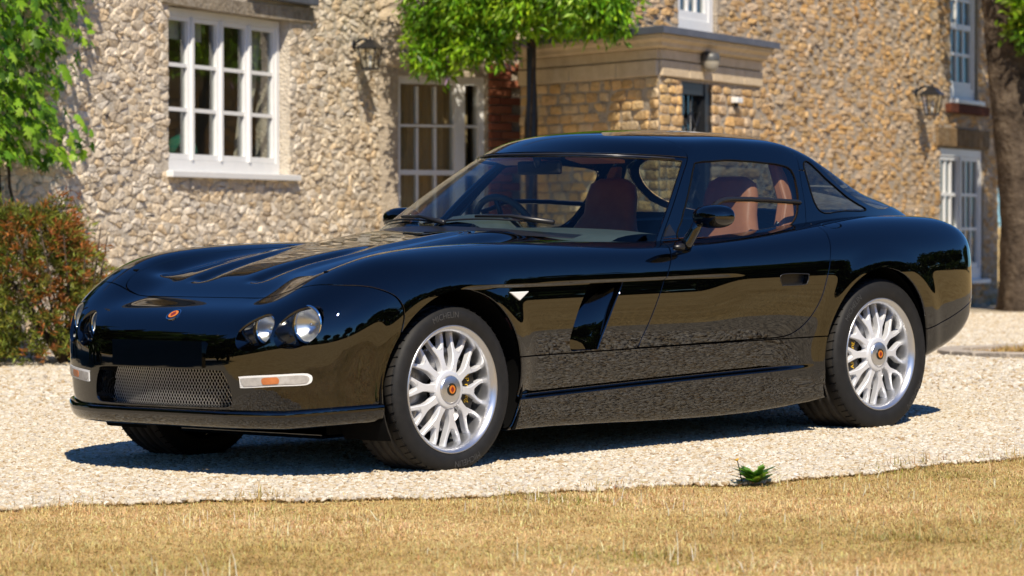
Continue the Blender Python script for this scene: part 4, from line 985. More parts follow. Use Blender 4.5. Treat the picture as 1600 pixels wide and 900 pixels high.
def flange(M, depth=.009, ymin=.002):
    """give cut edges a thickness: walls running inward along the normals"""
    P, N, T = M
    E = np.concatenate([T[:, [0, 1]], T[:, [1, 2]], T[:, [2, 0]]]); S = np.sort(E, 1)
    u, inv, cnt = np.unique(S, axis=0, return_inverse=True, return_counts=True)
    B = E[cnt[inv.ravel()] == 1]
    B = B[(np.abs(P[B[:, 0], 1]) > ymin) | (np.abs(P[B[:, 1], 1]) > ymin)]
    if not len(B): return M
    a, b = B[:, 0], B[:, 1]; k = len(a)
    e = P[b]-P[a]; nn = N[a]+N[b]; w = np.cross(e, nn); w /= np.maximum(np.linalg.norm(w, axis=1), 1e-12)[:, None]
    V = np.concatenate([P[a], P[b], P[a]-N[a]*depth, P[b]-N[b]*depth]); W = np.tile(w, (4, 1)); W[:2*k] = W[:2*k]*.75+np.concatenate([N[a], N[b]])*.66
    W /= np.maximum(np.linalg.norm(W, axis=1), 1e-9)[:, None]
    i = np.arange(k); o = len(P)
    F = np.concatenate([np.stack([o+i, o+2*k+i, o+k+i], 1), np.stack([o+k+i, o+2*k+i, o+3*k+i], 1)])
    return np.concatenate([P, V]), np.concatenate([N, W]), np.concatenate([T, F])
def panel(name, M, m, parent, both=False, fl=.009, off=0.):
    if off: M = (M[0]+M[1]*off, M[1], M[2])
    if both: M = join(M, mirror(M))
    if fl: M = flange(M, fl)
    return link(name, npmesh(name, M[0], M[2], M[1]), m, parent)
G = .0028
def X(M): return M[0][:, 0]
def Y(M): return M[0][:, 1]
def Z(M): return M[0][:, 2]
# openings
GRILLE = smooth_poly([(0, .278), (.30, .279), (.395, .288), (.402, .34), (.375, .405), (.33, .424), (0, .426), (-.1, .426, 1), (-.1, .278, 1)], 8)
LAMP_OUT = smooth_poly([(.669, .667), (.622, .645), (.597, .598), (.592, .548), (.612, .516), (.668, .511), (.712, .531), (.742, .570), (.747, .618), (.722, .664)], 6)
LAMP_IN = smooth_poly([(.507, .640), (.465, .618), (.432, .580), (.426, .540), (.445, .509), (.500, .501), (.543, .518), (.575, .556), (.577, .606), (.545, .638)], 6)
VENT = smooth_poly([(-.802, .716, 1), (-.735, .618), (-.690, .500), (-.700, .447), (-.73, .442, 1), (-.872, .443, 1), (-.905, .52), (-.957, .62), (-1.017, .716, 1)], 6)
HANDLE = smooth_poly([(-2.028, .7155), (-2.19, .714), (-2.205, .706), (-2.198, .678), (-2.175, .668), (-2.05, .668), (-2.03, .672)], 5)
M = clip(HULL, np.maximum(Fcab(X(HULL), Y(HULL), Z(HULL))+.012, .85-Z(HULL)))
M = clip(M, np.maximum(np.hypot(X(M)+.012, Z(M)-.332)-.386, .42-Y(M)))
M = clip(M, np.maximum(np.hypot(X(M)+2.715, Z(M)-.350)-.376, .42-Y(M)))
M = clip(M, np.maximum(Z(M)-.262, .30-X(M)))
def hole(M, poly, ax, cond, grow=0.):
    u, v = (Y(M), Z(M)) if ax == 'yz' else (X(M), Z(M))
    return clip(M, np.where(cond(M), -sdpoly(poly, u, v)-grow, 1.))
front = lambda M: X(M) > .45
side = lambda M: Y(M) > .6
for pg in (GRILLE, LAMP_OUT, LAMP_IN): M = hole(M, pg, 'yz', front)
for pg in (VENT, HANDLE): M = hole(M, pg, 'xz', side)
# inner skin seen as darkness through the shut lines
panel('inner_shell', (M[0]-M[1]*.012, M[1], M[2]), DARK, CAR, both=True, fl=0)
def split(M, d):
    """d>0 inside: returns (inside, outside) with a shut-line gap"""
    return clip(M, d-G), clip(M, -d-G)
# bonnet
BON = smooth_poly([(.545, -.2, 1), (.545, .30), (.538, .42), (.50, .515), (.38, .545), (.1, .54), (-.4, .525), (-.72, .52), (-.93, .56, 1), (-.80, .40), (-.735, .2), (-.72, -.2, 1)], 8)
bonnet, M = split(M, np.where(Z(M) > .6, sdpoly(BON, X(M), Y(M)), -1.))
# nose
XS = tab([.0, .45, .5, .6, .735, .817, .864, .882, .95], [.535, .535, .525, .505, .459, .384, .328, .286, .20], .02)
nose, M = split(M, X(M)-XS(Y(M)))
DOOR = smooth_poly([(-1.132, .448), (-1.186, .548), (-1.246, .658), (-1.293, .746), (-1.345, .817), (-1.395, .862), (-1.45, .93, 1), (-1.47, 1.1, 1), (-2.43, 1.1, 1), (-2.43, .925, 1), (-2.421, .891), (-2.397, .855), (-2.364, .791), (-2.33, .701), (-2.291, .601), (-2.225, .519), (-2.149, .468), (-2.059, .444), (-1.885, .441), (-1.555, .438), (-1.16, .437)], 6)
door, M = split(M, np.where(Y(M) > .5, sdpoly(DOOR, X(M), Z(M)), -1.))
sill, M = split(M, np.where((X(M) < -.2) & (X(M) > -2.42), np.minimum(.4345-Z(M), 1.), -1.))
SEAM = tab([-3.9, -3.6, -3.47, -3.265, -3.07, -2.9], [.70, .575, .533, .473, .434, .41], .03)
valance, M = split(M, np.where(X(M) < -2.72, SEAM(X(M))-Z(M)+np.where(Y(M) < .6, -(.6-Y(M))*.0, 0), -1.))
# front wings / rear wings with the seam behind the door
filler_d = .030-np.hypot((X(M)+2.524)*.52, (Y(M)-.765)*1.0)
filler, M = split(M, np.where((Z(M) > .8) & (X(M) < -2.3), filler_d, -1.))
fend, rear = split(M, X(M)+1.9)
frontwing = fend
panel('nose', nose, PAINT, CAR, both=True, fl=.014)
panel('bonnet', bonnet, PAINT, CAR, both=True)
doors = []
for nm, f in (('', lambda q: q), ('', mirror)):
    d = panel('door', f(door), PAINT, CAR); doors.append(d)
    panel('side_skirt', f(sill), PAINT, CAR, fl=.012)
    panel('front_wing', f(frontwing), PAINT, CAR, fl=.016)
    panel('filler_flap', f(filler), PAINT, CAR)
panel('rear_body', rear, PAINT, CAR, both=True, fl=.016)
panel('rear_valance', valance, PAINT, CAR, both=True, fl=.014)
# ---- cabin
C = clip(CABM, np.maximum(Fbody(X(CABM), Y(CABM), Z(CABM))+.010, Z(CABM)-1.05))
C = clip(C, Z(C)-.86+0*Z(C))
XA = tab([.80, .89, .971, 1.052, 1.148, 1.225, 1.30], [-1.37, -1.441, -1.518, -1.598, -1.697, -1.784, -1.86], .02)
zh = lambda M: 1.2585-.078*np.clip(-1.33-X(M), 0, None)
V_ = lambda M: Z(M)-Y(M)
ws = np.minimum(X(C)-XA(Z(C))-.030, zh(C)-.012-Z(C))
screen, C = split(C, ws)
UP = smooth_poly([(-1.30, -.02, 1), (-1.441, .188), (-1.518, .295), (-1.598, .407), (-1.697, .547), (-1.784, .667), (-1.797, .733), (-1.788, .786), (-1.768, .893), (-1.735, 1.00), (-1.72, 1.08, 1), (-2.40, 1.08, 1), (-2.46, .86), (-2.535, .735), (-2.553, .665), (-2.509, .506), (-2.478, .357), (-2.446, .24), (-2.40, -.02, 1)], 8)
upper, C = split(C, sdpoly(UP, X(C), V_(C)))
SGL = smooth_poly([(-1.545, .182), (-1.60, .285), (-1.70, .445), (-1.80, .610), (-1.835, .638), (-1.95, .648), (-2.105, .65), (-2.387, .622), (-2.468, .585), (-2.462, .478), (-2.428, .363), (-2.372, .27), (-2.27, .21), (-2.109, .186), (-1.716, .172)], 6)
sglass, upper = split(upper, sdpoly(SGL, X(upper), V_(upper)))
QGL = smooth_poly([(-2.585, .632), (-2.628, .658), (-2.680, .598), (-2.718, .549), (-2.786, .489), (-2.863, .439), (-2.935, .416), (-3.005, .400), (-2.96, .375), (-2.787, .345), (-2.610, .316), (-2.558, .375), (-2.565, .525)], 6)
qglass, C = split(C, sdpoly(QGL, X(C), V_(C)))
HGL = smooth_poly([(-2.70, .80, 1), (-2.715, .66), (-2.76, .575), (-2.83, .510), (-2.92, .465), (-3.05, .440), (-3.2, .455), (-3.4, .56), (-3.55, .70), (-3.60, .95, 1), (-3.60, 2.2, 1), (-2.70, 2.2, 1)], 6)
hglass, C = split(C, np.where(X(C) < -2.5, sdpoly(HGL, X(C), V_(C)), -1.))
roofp, frame = split(C, np.minimum(X(C)-(-2.66), Z(C)-zh(C)-.006))
panel('roof', roofp, PAINT, CAR, both=True)
panel('cabin_frame', frame, PAINT, CAR, both=True)
panel('windscreen', screen, GLASS, CAR, both=True, fl=.004, off=-.002)
panel('rear_screen', hglass, DARKGLASS, CAR, both=True, fl=.004, off=-.002)
def rim_of(M, w, off, pos, half=True):
    """a strip that follows the outline of a clipped region (seal or painted border)"""
    return M
for d, f in zip(doors, (lambda q: q, mirror)):
    panel('door_frame', f(upper), PAINT, d)
    panel('side_window', f(sglass), SIDEGLASS, d, fl=.004, off=-.002)
    panel('quarter_window', f(qglass), DARKGLASS, CAR, fl=.004, off=-.002)
def surf_tube(poly2, M, lift=.001):
    """lay a 2D (x,v) outline on the cabin mesh M: nearest vertex lookup"""
    out = []
    for u, v in poly2:
        d = (X(M)-u)**2+(V_(M)-v)**2; k = np.argsort(d)[:6]; w = 1/(d[k]+1e-8); w /= w.sum()
        p = (M[0][k]*w[:, None]).sum(0); n = (M[1][k]*w[:, None]).sum(0); out.append(p+n*lift)
    return np.array(out)
full = CABM
for sgn, d in ((1, doors[0]), (-1, doors[1])):
    q = surf_tube(SGL, full); q[:, 1] *= sgn; q = np.vstack([q, q[:2]])
    MB().tube(q, .0032, 6, cap=False).build('window_seal', RUBBER, d)
    q = surf_tube(QGL, full); q[:, 1] *= sgn; q = np.vstack([q, q[:2]])
    MB().tube(q, .003, 6, cap=False).build('quarter_window_seal', RUBBER, CAR)
    bar = smooth_poly([(-1.80, .33), (-1.835, .358), (-1.89, .386), (-1.958, .395), (-2.05, .393), (-2.132, .391), (-2.28, .382), (-2.42, .367)], 6)[:-6]
    q = surf_tube(bar, full, .004); q[:, 1] *= sgn
    MB().tube(q, .011, 8).build('window_bar', TRIM, d)
# header trim
hd = []
for yy in np.linspace(-.55, .55, 60):
    k = np.argsort((np.abs(Y(full)-abs(yy)))**2+(Z(full)-zh(full)+.004)**2*4+np.where(X(full) < -1.9, 9, 0))[:5]
    p = full[0][k].mean(0)+full[1][k].mean(0)*.001; hd.append((p[0], yy, p[2]))
hd = np.array(hd); kk = np.ones(7)/7
for c_ in (0, 2): hd[3:-3, c_] = np.convolve(hd[:, c_], kk, 'valid')
HEADER = mat('header_trim', (.05, .05, .055), .25, .6)
MB().tube(hd, .0055, 6).build('windscreen_header', HEADER, CAR)
# ---- splitter swept along the bumper outline
ol = []
for a in np.linspace(0, 1, 60):
    th = a*math.pi/2*1.04
    o0 = np.array([.12, 0, .30]); dd = np.array([math.cos(th), math.sin(th), 0]); lo, hi = 0., 1.6
    for _ in range(40):
        t = (lo+hi)/2; q = o0+dd*t
        if Fbody(*[np.array([c]) for c in q])[0] < 0: lo = t
        else: hi = t
    ol.append(o0+dd*lo)
ol = np.array(ol); ol = ol[ol[:, 0] > .355]
ol = np.vstack([(ol*np.array([1, -1, 1]))[::-1][:-1], ol])
tg = np.gradient(ol[:, :2], axis=0); tg /= np.linalg.norm(tg, axis=1)[:, None]; nn = np.stack([tg[:, 1], -tg[:, 0]], 1)
if (nn[len(nn)//2]@np.array([1, 0])) < 0: nn = -nn
prof = [(-.05, .272), (-.004, .270), (.010, .2675), (.0165, .263), (.0185, .256), (.017, .240), (.010, .218), (-.004, .203), (-.022, .197), (-.12, .194)]
sv = []; sf = []; k = len(prof)
for i, p in enumerate(ol):
    wv = max(0, min(1, (abs(p[1])-.62)/.22))
    for o_, z_ in prof: sv.append((p[0]+nn[i, 0]*o_, p[1]+nn[i, 1]*o_, z_+.020*wv))
for i in range(len(ol)-1):
    for j in range(k-1): sf.append((i*k+j, i*k+j+1, (i+1)*k+j+1, (i+1)*k+j))
mb = MB(); mb.add(sv, sf, True); mb.add([sv[j] for j in range(k)], [tuple(range(k))]); mb.add([sv[-k+j] for j in range(k)], [tuple(range(k))])
sp = mb.build('front_splitter', PAINT, CAR, fix=True)
# floor pan and arch liners
MB().box((.62, -.66, .20), (-3.15, .66, .235)).build('floor_pan', DARK, CAR)
for ax, r, zc in ((-.012, .40, .332), (-2.715, .392, .350)):
    for s in (1, -1):
        pr = [(r, -.27), (r, -.05), (r-.003, -.012)]
        MB().lathe_y(pr, 40, (ax, s*.86 if s > 0 else -.86, zc), a0=-.5, a1=math.pi+.5).build('arch_liner', DARK, CAR) if s > 0 else MB().lathe_y([(a_, -b_) for a_, b_ in pr], 40, (ax, -.86, zc), a0=-.5, a1=math.pi+.5).build('arch_liner', DARK, CAR)
        MB().box((ax-.42, s*.56, .16), (ax+.42, s*.58, .80)).build('arch_panel', DARK, CAR)
# ---- grille
def recess(name, poly3, inward, inner3=None, m=PAINT, parent=CAR):
    """wall from an opening outline to the same outline moved inward (or to inner3)"""
    a = [Vector(p) for p in poly3]; b = [Vector(p) for p in inner3] if inner3 is not None else [p+Vector(inward) for p in a]
    n = len(a); v = a+[(p*.5+q*.5) for p, q in zip(a, b)]+b
    f = [(j*n+i, j*n+(i+1) % n, (j+1)*n+(i+1) % n, (j+1)*n+i) for j in range(2) for i in range(n)]
    return MB().add(v, f, True).build(name, m, parent, fix=True)
def bisect(f, lo, hi, n):
    lo = np.full(n, float(lo)); hi = np.full(n, float(hi))
    for _ in range(30):
        t = (lo+hi)/2; i = f(t) < 0; lo = np.where(i, t, lo); hi = np.where(i, hi, t)
    return lo
def on_body(y, z):
    y = np.atleast_1d(np.asarray(y, float)); z = np.atleast_1d(np.asarray(z, float)); return bisect(lambda t: Fbody(t, y, z), 0, 1.4, len(y))
gp = [p for p in GRILLE if p[0] > .0]
gp = np.array(gp); gl = list(zip(on_body(gp[:, 0], gp[:, 1]), gp[:, 0], gp[:, 1]))
gl = [g for g in gl if g[1] > .001]
gfull = gl+[(x, -y, z) for x, y, z in reversed(gl)]
recess('grille_surround', gfull, None, [(.735-.35*abs(y)**2*1.1, y*.95, .352+(z-.352)*.93) for x, y, z in gfull])
gxs = lambda y: .738-.385*y*y
mb = MB()
for s in (1, -1):
    for i in range(-60, 61):
        c0 = i*.0155; pts = []
        for t in np.linspace(.27, .435, 12):
            y = c0+s*(t-.352)*.62
            if abs(y) < .40: pts.append((gxs(y)+.0015*s, y, t))
        if len(pts) < 2: continue
        q_ = np.array(pts); ok = sdpoly(GRILLE, np.abs(q_[:, 1]), q_[:, 2]) > -.012; ins = [p for p, o_ in zip(pts, ok) if o_]
        for a, b in zip(ins[:-1], ins[1:]): mb.tube([a, b], .0013, 3, cap=False, smooth=False)
mb.build('grille_mesh', WIRE, CAR)['kind'] = 'stuff'
MB().box((.60, -.42, .25), (.63, .42, .45)).build('radiator', DARK, CAR)
# number plate plinth
mb = MB(); pv = []
for z in (.432, .452, .535):
    for y in np.linspace(-.268, .268, 13): pv.append((.792-.03*y*y, y, z))
for z in (.535, .432):
    pass
mb.add(pv, [(r_*13+i, r_*13+i+1, (r_+1)*13+i+1, (r_+1)*13+i) for r_ in range(2) for i in range(12)])
n0 = len(pv)
bv = [(x-.06, y, z) for x, y, z in pv]; ring = [i for i in range(13)]+[25, 38]+list(range(37, 25, -1))+[13]
mb.add([pv[i] for i in ring]+[bv[i] for i in ring], [(i, (i+1) % len(ring), len(ring)+(i+1) % len(ring), len(ring)+i) for i in range(len(ring))])
mb.build('number_plate_plinth', PAINT, CAR, fix=True)
# ---- head lamps
def circ(c, r, n, nrm, up=Vector((0, 0, 1))):
    nrm = Vector(nrm).normalized(); e1 = up.cross(nrm).normalized(); e2 = nrm.cross(e1); c = Vector(c)
    return [c+(e1*math.cos(2*math.pi*k/n)+e2*math.sin(2*math.pi*k/n))*r for k in range(n)]
for sgn in (1, -1):
    for poly, cen, r in ((LAMP_OUT, (.595, .664, .600), .070), (LAMP_IN, (.655, .498, .583), .056)):
        pts = list(zip(on_body(poly[:, 0], poly[:, 1])-.001, poly[:, 0], poly[:, 1]))
        cy = Vector(cen); nrm = Vector((1, .05, .02)).normalized()
        inn = []
        for x, y, z in pts:
            a = math.atan2(z-cy.z, y-cy.y); inn.append(cy+Vector((0, math.cos(a), math.sin(a)))*(r+.004)+Vector((-.02, 0, 0)))
        f = lambda q: (q[0], q[1]*sgn, q[2])
        lamp = recess('headlamp', [f(p) for p in pts], None, [f(p) for p in inn])
        # lens, rim and reflector bowl
        n = 32; ring = circ(cy, r, n, nrm)
        v = []; fc = []
        for j in range(7):
            q = j/6; rr = math.cos(q*math.pi/2); 
            for k in range(n): p = cy+(ring[k]-cy)*rr+nrm*(.022*math.sin(q*math.pi/2)); v.append(f(p))
        for j in range(6):
            for k in range(n): fc.append((j*n+k, j*n+(k+1) % n, (j+1)*n+(k+1) % n, (j+1)*n+k))
        MB().add(v, fc, True).build('lens', LENS, lamp, fix=True)
        MB().tube([f(p) for p in ring+ring[:2]], .0065, 8, cap=False).build('lens_rim', CHROME, lamp)
        v = []; fc = []
        for j in range(8):
            q = j/7; rr = 1-q*.97
            for k in range(n): p = cy+(ring[k]-cy)*rr*.97-nrm*(.050*(1-rr*rr)+.006); v.append(f(p))
        for j in range(7):
            for k in range(n): fc.append((j*n+k, j*n+(k+1) % n, (j+1)*n+(k+1) % n, (j+1)*n+k))
        MB().add(v, fc, True).build('reflector', REFLECTOR, lamp, fix=True)
        bt = [f(cy-nrm*.05), f(cy-nrm*.020), f(cy-nrm*.012)]
        MB().tube(bt, [.008, .009, .004], 10).build('bulb_shield', CHROME, lamp)
    # indicators follow the nose surface
    def patch(poly, off):
        H = HULL; m = clip(H, np.where(X(H) > .4, sdpoly(poly, Y(H), Z(H)), -1.)); m = (m[0]+m[1]*off, m[1], m[2]); return m if sgn > 0 else mirror(m)
    IND = smooth_poly([(.455, .403), (.60, .411), (.69, .416), (.715, .412), (.722, .398), (.715, .378), (.69, .370), (.6, .366), (.458, .358), (.451, .365), (.449, .395)], 5)
    INDC = smooth_poly([(.462, .396), (.60, .404), (.688, .409), (.708, .405), (.713, .396), (.708, .383), (.69, .377), (.6, .373), (.464, .365), (.459, .370), (.457, .390)], 5)
    INDO = np.array([(.545, .3985), (.612, .4025), (.612, .3765), (.545, .372)])
    io = panel('indicator', patch(IND, .003), WHITE, CAR, fl=.012)
    panel('clear_lens', patch(INDC, .0055), CLEARLENS, io, fl=.003)
    panel('amber_lens', patch(INDO, .0075), AMBER, io, fl=.003)
# ---- nose badge
def badge(parent, c, nrm, r, rim=True):
    nrm = Vector(nrm).normalized(); up = Vector((0, 0, 1)); c = Vector(c)
    e1 = up.cross(nrm).normalized(); e2 = nrm.cross(e1)
    def disc(r0, h, m, name, par):
        n = 32; ri = [c+(e1*math.cos(2*math.pi*k/n)+e2*math.sin(2*math.pi*k/n))*r0 for k in range(n)]
        v = [p-nrm*.004 for p in ri]+[p+nrm*h for p in ri]; f = [tuple(range(n, 2*n))]+[(k, (k+1) % n, n+(k+1) % n, n+k) for k in range(n)]
        return MB().add(v, f).build(name, m, par, fix=True)
    b = disc(r, .003, CHROME if rim else TRIM, 'badge', parent)
    disc(r*.86, .0036, PAINT, 'badge_ring', b)
    disc(r*.66, .0045, ORANGE, 'badge_disc', b)
    # stylised emblem: a small crest inside a ring
    v = []; 
    for k in range(24): 
        a = 2*math.pi*k/24; rr = r*(.40 if k % 6 else .52)
        v.append(c+(e1*math.cos(a)*.8+e2*math.sin(a))*rr+nrm*.0052)
    MB().add(v, [tuple(range(24))]).build('badge_emblem', BADGERED, b)
    return b
bx = float(on_body(0., .632)[0]); nb = grad(Fbody, np.array([[bx, 0., .632]]))[0]
badge(CAR, (bx, 0, .632), nb, .034)
# ---- side vents, handles, side markers, mirrors
for sgn in (1, -1):
    f = lambda q: (q[0], q[1]*sgn, q[2])
    def yb(x, z):
        x = np.atleast_1d(np.asarray(x, float)); z = np.atleast_1d(np.asarray(z, float)); return bisect(lambda t: Fbody(x, t, z), .4, 1.2, len(x))
    pts = list(zip(VENT[:, 0], yb(VENT[:, 0], VENT[:, 1])-.001, VENT[:, 1]))
    vt = recess('side_vent', [f(p) for p in pts], None, [f((x-.012, y-.115, z)) for x, y, z in pts])
    MB().add([f((x-.012, y-.114, z)) for x, y, z in pts], [tuple(range(len(pts)))]).build('vent_back', DARK, vt)
    # the blade: a twisted strip from the sill seam up to the rear top corner
    va = []; fa = []
    for i in range(15):
        t = i/14; z = .446+t*(.712-.446)
        xf = -.735+.132*t-.414*t*t; xr = -.866-.120*t-.031*t*t
        s_ = np.linspace(0, 1, 7); x = xf+(xr-xf)*s_; yy = yb(x, np.full(7, z))-.003-(.034*(1-s_)**1.3*(1-.5*t)+.060*t*(1-.35*s_))
        va += [f((x[j], yy[j], z)) for j in range(7)]
    for i in range(14):
        for j in range(6): fa.append((i*7+j, i*7+j+1, (i+1)*7+j+1, (i+1)*7+j))
    MB().add(va, fa, True).build('vent_blade', PAINT, vt, fix=True)
    pts = list(zip(HANDLE[:, 0], yb(HANDLE[:, 0], HANDLE[:, 1])-.001, HANDLE[:, 1])); dr = doors[0 if sgn > 0 else 1]
    hr = recess('handle_recess', [f(p) for p in pts], None, [f((x, y-.028, z)) for x, y, z in pts], parent=dr)
    MB().add([f((x, y-.028, z)) for x, y, z in pts], [tuple(range(len(pts)))]).build('handle_back', TRIM, hr)
    q = [f((x, y+.0005, z)) for x, y, z in pts]
    MB().tube(q+q[:2], .0022, 6, cap=False).build('handle_rim', TRIM, hr)
    tri = [(-.300, .697), (-.420, .6965), (-.361, .661)]
    v = [f((x, float(yb(x, z)[0])+.006, z)) for x, z in tri]+[f((x, float(yb(x, z)[0])-.004, z)) for x, z in tri]
    MB().add(v, [(0, 1, 2), (0, 3, 4, 1), (1, 4, 5, 2), (2, 5, 3, 0)]).build('side_repeater', WHITE, CAR, bevel=.003)
    # mirror: shaped pod, glass and stalk
    mc = Vector((-1.515, .935, .977)); v = []; fc = []; n = 28
    for j in range(15):
        ph = -math.pi/2+math.pi*j/14
        for k in range(n):
            a = 2*math.pi*k/n
            dx = math.cos(ph)*math.cos(a); dz = math.cos(ph)*math.sin(a); dy = math.sin(ph)
            p = Vector((.068*abs(dx)**.9*(1 if dx > 0 else -.45), .106*abs(dy)**.85*(1 if dy > 0 else -1), .050*abs(dz)**.85*(1 if dz > 0 else -1)))
            v.append(f(mc+p))
    for j in range(14):
        for k in range(n): fc.append((j*n+k, j*n+(k+1) % n, (j+1)*n+(k+1) % n, (j+1)*n+k))
    mo = MB().add(v, fc, True).build('door_mirror', PAINT, dr, fix=True)
    st = [Vector((-1.478, .800, .842)), Vector((-1.485, .812, .872)), Vector((-1.498, .838, .92)), Vector((-1.508, .862, .975))]
    MB().tube([f(p) for p in st], [.026, .025, .023, .022], 12).build('mirror_stalk', PAINT, mo)
    MB().tube([f((-1.41, .800, .850)), f((-1.45, .800, .848)), f((-1.50, .800, .846))], [.008, .018, .016], 10).build('mirror_foot', TRIM, mo)
    g = [f(mc+Vector((-.029, .085*math.cos(a), .040*math.sin(a)))) for a in np.linspace(0, 2*math.pi, 25)[:-1]]
    MB().add(g, [tuple(range(24))]).build('mirror_glass', CHROME, mo)
    # small black sail in the window corner
    sl_ = [f((-1.455, .699, .893)), f((-1.535, .695, .900)), f((-1.51, .682, .945)), f((-1.485, .689, .930))]
    MB().add(sl_+[(p[0], p[1]+sgn*.006, p[2]) for p in sl_], [(0, 1, 2, 3), (4, 5, 6, 7), (0, 1, 5, 4), (1, 2, 6, 5), (2, 3, 7, 6), (3, 0, 4, 7)]).build('mirror_sail', TRIM, dr, fix=True)
# ---- wheels
def tyre_mesh(R, w):
    rr = .252; h = w/2
    prof = [(rr-.012, .0-h*0), (rr, .004), (rr+.012, .010), (rr+.03, .014), (R-.028, .010), (R-.012, .001), (R-.004, -.012), (R-.0008, -.024)]
    return prof
def make_wheel(R, w, front):
    W = empty('wheel')
    side_p = [(.240, -.012), (.247, -.001), (.253, .002), (.264, .009), (.280, .0125), (.298, .012), (R-.020, .008), (R-.010, .0015), (R-.0045, -.006), (R-.0022, -.012)]
    t = MB().lathe_y(side_p, 96)
    # tread with circumferential grooves
    tr = [(R-.0022, -.012)]; y = -.012; ws = [.040, .036, .040, .036, .040]; tot = w-.024; k = tot/(sum(ws)+.009*4)
    for i, b in enumerate(ws):
        y -= b*k; tr.append((R-.0002 if i in (1, 2, 3) else R-.001, y))
        if i < 4: tr += [(R-.008, y-.0008), (R-.008, y-.0082*k), (R-.0002, y-.009*k)]; y -= .009*k
    tr[-1] = (R-.003, -w+.012)
    t.lathe_y([(r_, y_) for r_, y_ in side_p[::-1]] and [(R-.003, -w+.012), (R-.012, -w), (.28, -w-.01), (.25, -w+.004)], 96)
    to = t.build('tyre', TYRE, W, fix=True)
    MB().lathe_y(tr, 120).build('tread', TREAD, to, fix=True)
    mb = MB()                                  # shoulder sipes
    for k_ in range(56):
        a = 2*math.pi*k_/56
        for yy, ln in ((-.004, .040), (-w+.036, .03)):
            Mx = Matrix.Rotation(-a, 4, 'Y') @ Matrix.Translation((R-.001, yy, 0))
            mb.box((-.004, -ln, -.0015), (.0014, .0, .0015), Mx @ Matrix.Rotation(.22, 4, 'X'))
    mb.build('tread_sipes', DARK, to)['kind'] = 'stuff'
    # lettering
    mb = MB()
    lv, lf = text_geo('MICHELIN', .036)
    for a0 in ((1.42, -1.80) if front else (.80, -2.44)):
        vv = []
        for x, y_, z_ in lv:
            r_ = R-.047+y_*.95; a = a0+x/(R-.03)*.95
            vv.append((r_*math.cos(a), .0130-max(0, (r_-.298))*.11+.0012, r_*math.sin(a)))
        mb.add(vv, [tuple(reversed(q)) for q in lf])
    mb.build('tyre_lettering', LETTER, to)
    lip = [(.2525, -.006), (.2535, .0035), (.2500, .0065), (.2465, .005), (.238, -.002), (.2305, -.012), (.227, -.026), (.2255, -.060), (.222, -w+.02)]
    MB().lathe_y(lip, 96).build('rim', POLISH, W, fix=True)
    dep = lambda r_: -.020-.030*((r_-.07)/.15)**1.3 if r_ > .07 else -.020
    Yp = [(.060, .0205), (.085, .0160), (.110, .0135), (.132, .0160), (.160, .0275), (.190, .0405), (.214, .0480), (.2275, .0500), (.2275, .0340), (.214, .0315), (.194, .0250), (.175, .0152), (.163, .0060)]
    Yp = Yp+[(.160, 0)]+[(u, -v) for u, v in reversed(Yp)]
    for k_ in range(10):
        a = math.pi+math.pi*2*k_/10+(.10 if front else .02); ca, sa = math.cos(a), math.sin(a)
        fn = lambda u, v, d: (u*ca-v*sa, dep(u)+d, u*sa+v*ca)
        n = len(Yp); top = [fn(u, v, 0) for u, v in Yp]
        cen = [(sum(q[0] for q in Yp)/n)]
        # bevelled top: shrink towards the arm middle lines
        poly = Yp; ins = []
        for i in range(n):
            p0, p1, p2 = [np.array(poly[(i+j) % n]) for j in (-1, 0, 1)]
            t1 = (p1-p0)/(np.linalg.norm(p1-p0)+1e-9); t2 = (p2-p1)/(np.linalg.norm(p2-p1)+1e-9)
            nrm = np.array([-(t1[1]+t2[1]), t1[0]+t2[0]]); nrm /= np.linalg.norm(nrm)+1e-9
            ins.append(p1-nrm*.0032 if True else p1)
        A_ = sum(poly[i][0]*poly[(i+1) % n][1]-poly[(i+1) % n][0]*poly[i][1] for i in range(n))
        if A_ > 0: ins = [np.array(poly[i])*2-ins[i] for i in range(n)]
        v = [fn(u, w_, 0) for u, w_ in ins]+[fn(u, w_, -.0035) for u, w_ in poly]+[fn(u, w_, -.028) for u, w_ in poly]
        # top face split into stem and arms for clean triangulation
        h = n//2
        f_ = []
        half = (n-1)//2
        # strips: outer edge i with mirrored
        for i in range(4): f_.append((i, i+1, n-2-i, n-1-i))
        f_.append((4, 13, n-5)) if False else None
        # left arm strip between outer 4..7 and inner 8..12, notch 13
        f_ += [(7, 8, 9, 6), (6, 9, 10, 5), (5, 10, 11, 4), (4, 11, 12), (4, 12, 13)]
        m_ = lambda i: n-1-i
        f_ += [tuple(reversed([m_(q) for q in t_])) for t_ in [(7, 8, 9, 6), (6, 9, 10, 5), (5, 10, 11, 4), (4, 11, 12)]]+[(4, 13, 14, m_(4))] if n == 27 else []
        for j in range(2):
            for i in range(n): f_.append((j*n+i, j*n+(i+1) % n, (j+1)*n+(i+1) % n, (j+1)*n+i))
        sharp(MB().add(v, f_, True).build('spoke', SILVER, W, fix=True), .7)
    hub = [(.001, -.004), (.050, -.0045), (.053, -.006), (.056, -.012), (.070, -.013), (.0745, -.016), (.077, -.022), (.077, -.05)]
    MB().lathe_y(hub[3:], 64).build('wheel_centre', SILVER, W, fix=True); MB().lathe_y(hub[:4], 64).build('hub_cap', POLISH, W, fix=True)
    badge(W, (0, -.0035, 0), (0, 1, 0), .0245, rim=False)
    MB().lathe_y([(.06, -.085), (.165, -.085), (.170, -.087), (.170, -.112), (.06, -.112)], 64).build('brake_disc', STEEL, W, fix=True)
    MB().lathe_y([(.03, -w+.03), (.222, -w+.03)], 48).build('wheel_back', DARK, W)
